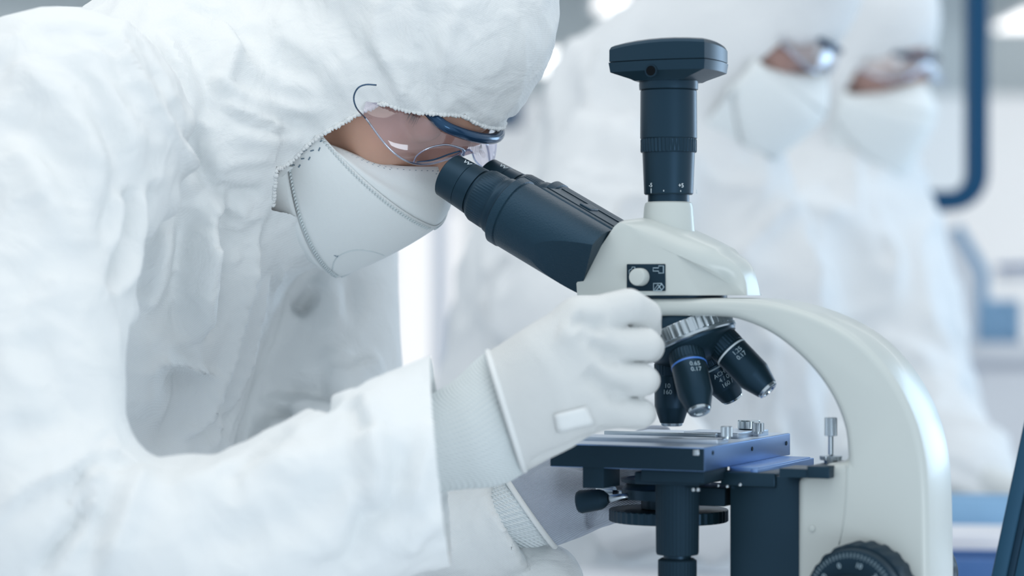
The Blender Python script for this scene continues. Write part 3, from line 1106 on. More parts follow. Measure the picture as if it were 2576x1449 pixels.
# --- coaxial focus knobs
for sy in (-1, 1):
    kc = ML(2168, 1494, -0.055)
    o3 = Vector((kc[0], 0.034 * sy, kc[1]))
    d = Vector((0, sy, 0))
    kn_ = lathe('coarse_focus_knob', [(0, 0.020), (0.004, 0.022), (0.006, 0.0335), (0.008, 0.0350, 0.0014), (0.030, 0.0350, 0.0014), (0.033, 0.0335), (0.0335, 0.029)], o3, d, BSO, scope, knurl=22, angle=50)
    fk = lathe('fine_focus_knob', [(0.031, 0.0200), (0.0335, 0.0315), (0.036, 0.0325), (0.044, 0.0318), (0.0455, 0.0305), (0.047, 0.026), (0.0462, 0.022), (0.0462, 0.016), (0.058, 0.0150), (0.060, 0.013)], o3, d, BSO, kn_, 80, angle=30)
    if sy < 0:
        for i in range(0, 72):
            an = 2 * math.pi * i / 72
            r1, r2 = 0.0268, 0.0300
            if math.sin(an) < -0.1:
                continue
            yk = o3.y - 0.0470
            tube('scale_tick', [(o3.x + r1 * math.cos(an), yk, o3.z + r1 * math.sin(an)), (o3.x + r2 * math.cos(an), yk + 0.0012, o3.z + r2 * math.sin(an))], 0.00022, M['print_dim'], fk, 4)
        for an, body in ((40, '20'), (75, '10'), (110, '0'), (145, '30')):
            an = math.radians(an)
            text('scale_number', body, 0.0048, (o3.x + 0.0225 * math.cos(an), o3.y - 0.0474, o3.z + 0.0225 * math.sin(an)), (math.sin(an), 0, -math.cos(an)), (math.cos(an), 0, math.sin(an)), M['print_dim'], fk)

# --- glass slide lying on the stage
MWORLD = Matrix.Translation(Vector(MO)) @ Matrix.Rotation(-TH, 4, 'Z')
sl = empty('microscope_slide', MWORLD @ Vector((-0.008, 0.004, ztop + 0.0003)), -TH)
tag(sl, 'thin clear glass slide lying on the black microscope stage', 'glass slide')
box('glass_plate', (-0.038, -0.0125, 0.0), (0.038, 0.0125, 0.0011), M['glass'], sl)
box('frosted_end', (0.020, -0.0125, 0.0011), (0.038, 0.0125, 0.00125), M['print'], sl)


# ================================================================== heads
class Head:
    def __init__(s, H, yaw, pitch, scale=1.0, roll=0.0):
        y, p, ro = map(math.radians, (yaw, pitch, roll))
        h = np.array([math.cos(y), -math.sin(y), 0])
        z = np.array([0, 0, 1.0])
        f = math.cos(p) * h - math.sin(p) * z
        u = math.sin(p) * h + math.cos(p) * z
        r = np.cross(f, u)
        s.f = f
        s.u = u * math.cos(ro) + r * math.sin(ro)
        s.r = np.cross(f, s.u)
        s.H = np.array(H, float)
        s.s = scale
        s.R = np.stack([s.f, s.u, s.r])

    def loc(s, p):
        return ((p - s.H.astype(p.dtype)) @ s.R.T.astype(p.dtype)) / s.s

    def w(s, f, u, r):
        return s.H + (s.f * f + s.u * u + s.r * r) * s.s

    def px(s, u, v, r):
        """head-local (f, u) of a pixel on the plane r = const"""
        d = P(u, v, 1.0) - CAM
        t = ((s.H - CAM) @ s.r + r * s.s) / (d @ s.r)
        w_ = CAM + d * t - s.H
        return np.array([w_ @ s.f, w_ @ s.u]) / s.s


I3 = np.eye(3)


def skull_sdf(q):
    """a head in its own frame: x forward, y up, z to its right; metres"""
    d = ell_d(q, (-0.012, 0.035, 0), I3, (0.089, 0.092, 0.069))
    d = smin(d, ell_d(q, (0.030, -0.045, 0), I3, (0.058, 0.072, 0.058)), 0.03)
    for z in (-1, 1):
        d = smin(d, seg_d(q, (0.0, -0.075, 0.050 * z), (0.070, -0.112, 0.012 * z), 0.020, 0.017), 0.03)
        d = smin(d, seg_d(q, (0.055, -0.032, 0.042 * z), (0.020, -0.025, 0.062 * z), 0.020, 0.014), 0.02)
        d = smin(d, seg_d(q, (0.077, 0.017, 0.012 * z), (0.060, 0.014, 0.042 * z), 0.011, 0.010), 0.012)
        e = np.sqrt(((q - np.array((0.094, 0.001, 0.033 * z), f4)) ** 2).sum(1)) - 0.0155
        d = -smin(-d, e, 0.012)
        d = smin(d, np.sqrt(((q - np.array((0.0695, -0.002, 0.032 * z), f4)) ** 2).sum(1)) - 0.0148, 0.0025)
        d = smin(d, ell_d(q, (-0.006, -0.012, 0.074 * z), I3, (0.017, 0.029, 0.006)), 0.006)
    d = smin(d, seg_d(q, (0.083, 0.004, 0), (0.095, -0.038, 0), 0.008, 0.010), 0.012)
    for z in (-1, 1):
        d = smin(d, np.sqrt(((q - np.array((0.088, -0.041, 0.011 * z), f4)) ** 2).sum(1)) - 0.0085, 0.008)
    d = smin(d, ell_d(q, (0.083, -0.074, 0), I3, (0.012, 0.011, 0.024)), 0.008)
    d = smin(d, ell_d(q, (0.078, -0.106, 0), I3, (0.017, 0.018, 0.020)), 0.015)
    d = smin(d, seg_d(q, (-0.020, -0.06, 0), (-0.062, -0.19, 0), 0.055, 0.058), 0.03)
    return d


# ---- the foreground head; its traced outlines are reused for the colleagues
HD = Head(P(1005, 125, 1.86), 30, 52, 1.05)


HOOD_PX = [(686, 522), (688, 488), (706, 445), (742, 402), (800, 350), (900, 292), (972, 256), (996, 270), (1050, 284), (1100, 287), (1150, 290), (1205, 287), (1240, 288), (1262, 298)]
_poly = None
_par0 = 0.0


def set_hood_edge(sdf):
    """trace the opening from the picture onto the hood surface and keep it in the head's side view"""
    global _poly
    pts = []
    for u, v in HOOD_PX:
        d = P(u, v, 1.0) - CAM
        t = np.linspace(1.55, 2.0, 900)
        val = sdf((CAM + d * t[:, None]).astype(f4))
        k = np.argmax(val < 0) if (val < 0).any() else np.argmin(val)
        q = HD.loc(CAM + d * t[k])
        pts.append((q[0], q[1], 0))
    e = np.array(spline(pts, 4))[:, :2]
    global _par0
    _par0 = 0.25
    _poly = np.concatenate([e[:1] + [(0.25, 0.0)], e, e[-1:] + [(0.05, -0.005)], e[-1:] + [(0.25, -0.02)]])


def hood_cut(q):
    """signed distance in the head's side view: negative inside the face opening"""
    x, y = q[:, 0], q[:, 1]
    n = len(_poly)
    best = np.full(len(q), 9.0)
    ins = np.zeros(len(q), bool)
    par = np.zeros(len(q))
    acc = 0.0
    for i in range(n):
        a, b = _poly[i], _poly[(i + 1) % n]
        ab = b - a
        L = math.hypot(*ab)
        if i < n - 1:
            h = np.clip(((x - a[0]) * ab[0] + (y - a[1]) * ab[1]) / max(L * L, 1e-12), 0, 1)
            d = np.hypot(x - a[0] - h * ab[0], y - a[1] - h * ab[1])
            par = np.where(d < best, acc + h * L, par)
            best = np.minimum(best, d)
        acc += L
        c = ((a[1] > y) != (b[1] > y))
        with np.errstate(divide='ignore', invalid='ignore'):
            xi_ = a[0] + (y - a[1]) / (b[1] - a[1] + 1e-15) * ab[0]
        ins ^= c & (x < xi_)
    return np.where(ins, -best, best), par


def hood_sdf(q):
    d = ell_d(q, (-0.014, 0.032, 0), I3, (0.103, 0.107, 0.083))
    d = smin(d, ell_d(q, (0.022, -0.045, 0), I3, (0.066, 0.085, 0.078)), 0.03)
    d = smin(d, seg_d(q, (-0.005, -0.06, 0), (0.015, -0.135, 0), 0.074, 0.060), 0.03)
    return d


# mask curves in head space: (middle point, side point, side r)
MK = dict(
    top=(HD.px(1128, 424, 0), HD.px(812, 362, 0.070), 0.070),
    s1=(HD.px(1094, 570, 0), HD.px(802, 332, 0.078), 0.078),
    s2=(HD.px(846, 698, 0), HD.px(724, 402, 0.076), 0.076),
    low=(HD.px(692, 570, 0), HD.px(740, 424, 0.077), 0.077),
)


def mask_curve(key, t):
    m_, e_, r = MK[key]
    a = abs(t) * math.pi / 2
    bl = 0.5
    if key == 'low':
        fu = m_ + (e_ - m_) * abs(t) ** 1.9
        return np.array([fu[0], fu[1], r * (0.25 * abs(t) + 0.75 * math.sin(a)) * (1 if t > 0 else -1)])
    k = (1 - math.cos(a)) * (1 - bl) + abs(t) ** 1.3 * bl
    fu = m_ + (e_ - m_) * k
    if key == 'top':
        fu = fu + np.array([0.0, -0.007]) * math.sin(2 * a) ** 2
    rr_ = math.sin(a) * (1 - bl) + abs(t) * bl
    return np.array([fu[0], fu[1], r * rr_ * (1 if t > 0 else -1)])


def mask_panel(a, b, t, s):
    p0, p1 = mask_curve(a, t), mask_curve(b, t)
    p = p0 + (p1 - p0) * s
    bulge = 4 * s * (1 - s)
    if a == 's1':
        p = p + np.array([0.003, 0, 0.003 * t]) * bulge
    elif a == 'top':
        wob = math.sin(s * 9 + 2.2 * abs(t)) * 0.0012 * math.sin(math.pi * min(1, abs(t) * 1.3)) * bulge
        p = p + np.array([0.004 + wob, wob, 0.002 * t]) * bulge - np.array([0.0012, 0, 0.0])
    else:
        p = p + np.array([-0.002, -0.003, 0.004 * t]) * bulge - np.array([0.0012, 0, 0])
    return p


def grid_mesh(fn, nu, nv):
    vs = [fn(i / nu, j / nv) for i in range(nu + 1) for j in range(nv + 1)]
    fs = [(i * (nv + 1) + j, (i + 1) * (nv + 1) + j, (i + 1) * (nv + 1) + j + 1, i * (nv + 1) + j + 1) for i in range(nu) for j in range(nv)]
    return vs, fs


def merge(geos):
    V, F = [], []
    for vs, fs in geos:
        n = len(V)
        V += [tuple(v) for v in vs]
        F += [tuple(i + n for i in f) for f in fs]
    return V, F


def build_mask(hd, parent, m, detail=True):
    W3 = lambda p: hd.w(*p)
    geos = [grid_mesh(lambda i, j, a=a, b=b: W3(mask_panel(a, b, 2 * i - 1, j)), 56 if detail else 24, 10 if detail else 5) for a, b in (('top', 's1'), ('s1', 's2'), ('s2', 'low'))]
    vs, fs = merge(geos)
    mk = mesh_obj('face_mask', vs, fs, m, parent, True, 50, fix=True)
    so = mk.modifiers.new('thickness', 'SOLIDIFY')
    so.thickness = 0.0011
    so.offset = 0
    if not detail:
        return mk
    for key, pa, sgn in (('s1', ('s1', 's2'), 1), ('s2', ('s1', 's2'), -1)):
        g = []
        N = 44
        for side in (-1, 1):
            for i in range(N):
                t = side * (0.04 + 0.93 * i / N)
                base_s = 0.012 if key == 's1' else 0.985
                p = W3(mask_panel(*pa, t, base_s))
                q_ = W3(mask_panel(*pa, t + side * 0.012, base_s + (0.030 if key == 's1' else -0.034)))
                c = W3(mask_panel(*pa, t, 0.5)) - W3((0.0, -0.06, 0))
                nr = c / np.linalg.norm(c)
                g.append(tube_geo([p + nr * 0.0009, q_ + nr * 0.0009], 0.0008, 5))
        vs, fs = merge(g)
        mesh_obj('seam_embossing', vs, fs, M['mask_emboss'], mk, True, 0)
    # weld dots along the two open edges
    g = []

    def dot(pan, t, s, l=0.0016, wdt=0.0008, slant=0.0):
        p = W3(mask_panel(*pan, t, s))
        p2 = W3(mask_panel(*pan, t + 0.004, s + slant))
        c = W3(mask_panel(*pan, t, 0.5)) - W3((0.0, -0.06, 0))
        nr = c / np.linalg.norm(c)
        tx = (p2 - p) / np.linalg.norm(p2 - p)
        by = np.cross(nr, tx)
        by /= np.linalg.norm(by)
        nz_ = np.cross(tx, by)
        if nz_ @ nr < 0:
            nz_ = -nz_
        o3 = p + nz_ * 0.0010
        g.append(([o3 - tx * l / 2 - by * wdt / 2, o3 + tx * l / 2 - by * wdt / 2, o3 + tx * l / 2 + by * wdt / 2, o3 - tx * l / 2 + by * wdt / 2], [(0, 1, 2, 3)]))

    def flush():
        vs, fs = merge(g)
        mesh_obj('weld_dots', vs, fs, M['mask_dot'], mk, False, 0, fix=False)
        g.clear()

    for side in (-1, 1):
        for i in range(21):
            t = side * (0.02 + 0.043 * i)
            dot(('top', 's1'), t, 0.05, 0.0012, 0.0008)
            if i < 3 or i > 9:
                dot(('top', 's1'), t + 0.012, 0.09, 0.0012, 0.0008)
    flush()
    for side in (-1, 1):
        for i in range(26):
            t = side * (0.10 + 0.030 * i)
            for s in (0.96, 0.91, 0.86):
                dot(('s2', 'low'), t, s, 0.0014, 0.0007)
    flush()
    for side in (-1, 1):
        for i in range(7):
            dot(('s1', 's2'), side * 0.985, 0.08 + 0.125 * i, 0.0036, 0.0009, 0.06)
            dot(('s1', 's2'), side * (0.93 if i % 2 else 0.955), 0.06 + 0.13 * i, 0.0030, 0.0009, 0.03 * (-1) ** i)
        flush()
    # chin lobe outline and the small printed mark
    cand = np.array([W3(mask_panel('s1', 's2', t, q_)) for t in np.linspace(0.0, 0.9, 120) for q_ in np.linspace(0.5, 1.0, 60)])
    cpx = to_px(cand)

    def on_mask(u, v, off=0.0012):
        k = np.argmin((cpx[:, 0] - u) ** 2 + (cpx[:, 1] - v) ** 2)
        return P(u, v, cpx[k, 2] - off)

    arc = [on_mask(u, v) for u, v in spline([(836, 680), (840, 660), (852, 645), (876, 633), (905, 629), (940, 634), (968, 643)], 5)]
    tube('lobe_seam', arc, 0.0005, M['mask_emboss'], mk, 6)
    text('printed_mark', 'E', 0.0046, on_mask(846, 643, 0.0016), P(850, 634, 1.8) - P(842, 652, 1.8), P(838, 640, 1.8) - P(856, 648, 1.8), M['mask_dot'], mk)
    return mk


GU = (HD.px(1212, 347, 0), HD.px(945, 222, 0.064), 0.064)
GL = (HD.px(1166, 390, 0), HD.px(918, 296, 0.078), 0.078)


def goggle_pt(t, s):
    a = abs(t) * math.pi / 2
    sg = 1 if t >= 0 else -1

    def crv(c):
        m_, e_, r = c
        fu = m_ + (e_ - m_) * (1 - math.cos(a))
        return np.array([fu[0], fu[1], r * math.sin(a) * sg])
    up, lo = crv(GU), crv(GL)
    lo = lo + np.array([0.010, -0.010, 0]) * math.sin(2 * a) ** 1.5
    nosec = math.exp(-(t / 0.10) ** 2)
    lo = lo + np.array([0.000, 0.006, 0]) * nosec
    p = up + (lo - up) * s
    b = 4 * s * (1 - s)
    return p + np.array([0.006 * math.cos(a), -0.002, 0.004 * math.sin(a) * sg]) * b


def build_goggles(hd, parent, lens_m, detail=True):
    W3 = lambda p: hd.w(*p)
    vs, fs = grid_mesh(lambda i, j: W3(goggle_pt(2 * i - 1, j)), 60 if detail else 24, 14 if detail else 5)
    gg = mesh_obj('goggles', vs, fs, lens_m, parent, True, 0)
    bar = []
    for i in range(49):
        t = -0.95 + 1.70 * i / 48
        p = goggle_pt(t, 0.0) + np.array([0.002, 0.0015, 0])
        ov = min(1.0, max(0.0, (t - 0.45) / 0.14))
        if ov > 0:                                      # the near end slips under the hood
            for _ in range(60):
                if hood_sdf(p[None].astype(f4))[0] < 0.006 - 0.016 * ov:
                    break
                p = p + np.array([-0.0006, 0.0, -0.0006])
        bar.append(W3(p))
    for _ in range(4):
        bar = [bar[0]] + [0.25 * bar[k - 1] + 0.5 * bar[k] + 0.25 * bar[k + 1] for k in range(1, len(bar) - 1)] + [bar[-1]]
    tube('brow_bar', bar, [0.0042] * 49, M['brow'], gg, 14)
    rim = [W3(goggle_pt(-1 + 2 * i / 60, 1.0)) for i in range(61)]
    tube('lens_rim', rim, 0.00075 if detail else 0.002, M['lens_rim'], gg, 8)
    if detail:
        pad = [W3(goggle_pt(0.02 + 0.46 * math.sin(math.pi * k / 24) ** 1.3 * (1 if True else 0), 0.985 - 0.26 * math.sin(math.pi * k / 24) ** 2 * (1 - k / 30))) + hd.r * 0.0006 for k in range(25)]
        sp_ = spline([P(u, v, d) for u, v, d in [(1040, 409, 1.790), (1050, 390, 1.788), (1080, 372, 1.788), (1120, 364, 1.795), (1150, 370, 1.80), (1166, 378, 1.803), (1163, 390, 1.806)]], 5)
        tube('nose_pad', sp_, [0.0006 + 0.0013 * (i / len(sp_)) ** 4 for i in range(len(sp_))], M['lens_rim'], gg, 8)
        sp_ = spline([P(u, v, d) for u, v, d in [(1048, 408, 1.792), (1090, 402, 1.795), (1130, 388, 1.80), (1158, 380, 1.803)]], 5)
        tube('nose_pad_edge', sp_, 0.0006, M['brow'], gg, 8)
    return gg


def build_head_skin(hd, name, m, h=0.003, extra=None):
    f = lambda p: skull_sdf(hd.loc(p)) * hd.s if extra is None else smin(skull_sdf(hd.loc(p)) * hd.s, extra(p), 0.03)
    c = hd.w(0.0, -0.03, 0)
    lo, hi = c - 0.22, c + 0.22
    if extra is not None:
        lo = np.minimum(lo, extra.lo)
        hi = np.maximum(hi, extra.hi)
    v, q_ = surf_nets(f, lo, hi, h)
    return mesh_obj(name, v, q_, m, None, True, 0, fix=False)


def quad_obj(name, v, q_, m, parent, smooth=True):
    me = bpy.data.meshes.new(name)
    me.vertices.add(len(v))
    me.vertices.foreach_set('co', np.asarray(v, f4).ravel())
    me.loops.add(q_.size)
    me.loops.foreach_set('vertex_index', q_.ravel().astype(np.int32))
    me.polygons.add(len(q_))
    me.polygons.foreach_set('loop_start', np.arange(0, q_.size, 4, dtype=np.int32))
    me.polygons.foreach_set('use_smooth', np.ones(len(q_), bool))
    me.update(calc_edges=True)
    me.validate()
    me.materials.append(m)
    o = bpy.data.objects.new(name, me)
    COL.objects.link(o)
    o.parent = parent
    return o


def edge_ruffle(hd, v, q_, parent, m, r=0.0016, n_ruff=150):
    """gathered elastic sewn along the hood opening"""
    for lp in boundary_loops(q_):
        pts = v[lp]
        d, _ = hood_cut(hd.loc(pts))
        if len(lp) > 30 and (np.abs(d) < 0.012).mean() > 0.5:
            k = np.abs(d) < 0.014
            pts = pts[k] if k.mean() > 0.6 else pts
            pc_ = hood_cut(hd.loc(pts))[1]
            keep = (pc_ > _par0 + 0.002)
            if not keep.all():
                k0 = int(np.argmin(keep))
                pts, keep = np.roll(pts, -k0, 0), np.roll(keep, -k0)
                pts = pts[keep]
            for _ in range(6):
                pts[1:-1] = 0.5 * pts[1:-1] + 0.25 * (pts[:-2] + pts[2:])
            sl_ = np.concatenate([[0], np.cumsum(np.linalg.norm(np.diff(pts, axis=0), axis=1))])
            tot = sl_[-1]
            n = int(tot / 0.0009)
            tt = np.linspace(0, tot, n)
            ext = pts
            rp = np.stack([np.interp(tt, sl_, ext[:, a]) for a in range(3)], 1)
            rr = np.random.RandomState(4)
            ph = np.cumsum(rr.uniform(0.7, 1.3, n)) * 0.0009 / 0.0030 * 2 * math.pi
            rad = r * (1 + 0.20 * np.sin(ph) + 0.22 * np.sin(ph * 0.31))
            rp = rp + (hd.f * 0.0008)[None] * np.sin(ph)[:, None]
            return tube('hood_elastic', rp, list(rad), m, parent, 8, False)
    return None


# ================================================================== the person at the microscope
RV = HD.r          # towards the person's right, which is towards the camera


class Extra:
    """simple torso, arms and legs of the body inside the coverall"""
    def __init__(s, chains):
        s.ch = chains
        a = np.array([n[0] for c in chains for n in c])
        r = max(n[1] for c in chains for n in c)
        s.lo, s.hi = a.min(0) - r - 0.02, a.max(0) + r + 0.02

    def __call__(s, p):
        d = None
        for c in s.ch:
            e = chain_d(p, c)
            d = e if d is None else smin(d, e, 0.03)
        return d


NECK = HD.w(-0.055, -0.17, 0)
# centre lines (u, v, D, radius of the garment)
T_NEAR = [(430, 330, 1.83, 0.095), (300, 520, 1.86, 0.115), (170, 900, 1.92, 0.125), (60, 1450, 1.98, 0.14)]
T_FAR = [(600, 330, 1.96, 0.085), (480, 520, 1.99, 0.10), (330, 900, 2.03, 0.105), (210, 1450, 2.08, 0.13)]
ARM_N = [(150, 345, 1.68, 0.088), (95, 560, 1.635, 0.072), (62, 800, 1.60, 0.063), (72, 1080, 1.575, 0.062), (110, 1330, 1.565, 0.070)]
FORE_N = [(110, 1330, 1.565, 0.068), (360, 1400, 1.56, 0.060), (600, 1365, 1.565, 0.057), (840, 1260, 1.575, 0.059), (1010, 1190, 1.59, 0.064), (1150, 1150, 1.60, 0.068)]
ARM_F = [(760, 460, 2.06, 0.085), (800, 700, 2.05, 0.066), (810, 980, 2.02, 0.066), (840, 1180, 1.98, 0.064)]
FORE_F = [(840, 1180, 1.98, 0.062), (1020, 1290, 1.92, 0.055), (1190, 1325, 1.845, 0.040), (1330, 1300, 1.82, 0.036)]
DRAPE = [(1010, 1420, 1.93, 0.045), (1220, 1450, 1.87, 0.034), (1395, 1450, 1.84, 0.022)]
CH = {k: nodes_px(v) for k, v in dict(tn=T_NEAR, tf=T_FAR, an=ARM_N, fn=FORE_N, af=ARM_F, ff=FORE_F, dr=DRAPE).items()}
BACK = nodes_px([(430, 300, 1.90, 0.094), (180, 435, 1.96, 0.13), (-250, 560, 2.05, 0.15)])
NK = [(HD.w(-0.025, -0.05, 0), 0.088), (NECK, 0.098), (P(500, 300, 1.90), 0.105)]


def plane_cut(u0, v0, u1, v1, D0, D1, side=1):
    """signed distance to the plane through two traced points and the line of sight's depth axis"""
    a, b = P(u0, v0, D0), P(u1, v1, D1)
    n = np.cross(b - a, np.array([0, 1.0, 0]))
    n /= np.linalg.norm(n)
    if n[0] * side > 0:
        n = -n
    return a, n


ca1, cn1 = plane_cut(1085, 905, 1128, 1330, 1.6, 1.6)          # near sleeve end: keep the left side
ca2, cn2 = plane_cut(1222, 1225, 1300, 1380, 1.82, 1.82)       # far sleeve end


def far_sleeve(p):
    d = np.maximum(chain_d(p, CH['ff']), -((p - ca2.astype(f4)) @ cn2.astype(f4)))
    ch = seg_d(p, P(1340, 1284, 1.816), P(1150, 1335, 1.86), 0.0285, 0.0285)
    return np.maximum(d, -ch)


def suit_sdf(p):
    hq = HD.loc(p)
    hood = hood_sdf(hq) * HD.s
    body = smin(chain_d(p, CH['tn']), chain_d(p, CH['tf']), 0.09)
    body = smin(body, chain_d(p, BACK), 0.05)
    body = smin(body, chain_d(p, CH['an']), 0.028)
    body = smin(body, chain_d(p, CH['af']), 0.02)
    body = smin(body, chain_d(p, CH['fn']), 0.016)
    body = smin(body, smin(far_sleeve(p), chain_d(p, CH['dr']), 0.012), 0.015)
    d = smin(body, chain_d(p, NK), 0.04)
    return smin(d, hood, 0.035)


set_hood_edge(suit_sdf)
def suit_cut(v):
    hq = HD.loc(v)
    d1, _ = hood_cut(hq)
    near_head = np.linalg.norm(hq - np.array([0.03, -0.03, 0]), axis=1)
    d1 = np.where(near_head < 0.24, d1 * HD.s, 0.1)
    # only the hood may be cut by the face opening
    d1 = np.where(hood_sdf(hq.astype(f4)) < 0.03, d1, 0.1)
    px = to_px(v)
    c2 = (v - ca1) @ cn1
    c2 = np.where((px[:, 2] < 1.70) & (px[:, 0] > 900), c2, 0.1)
    return np.minimum(d1, c2)


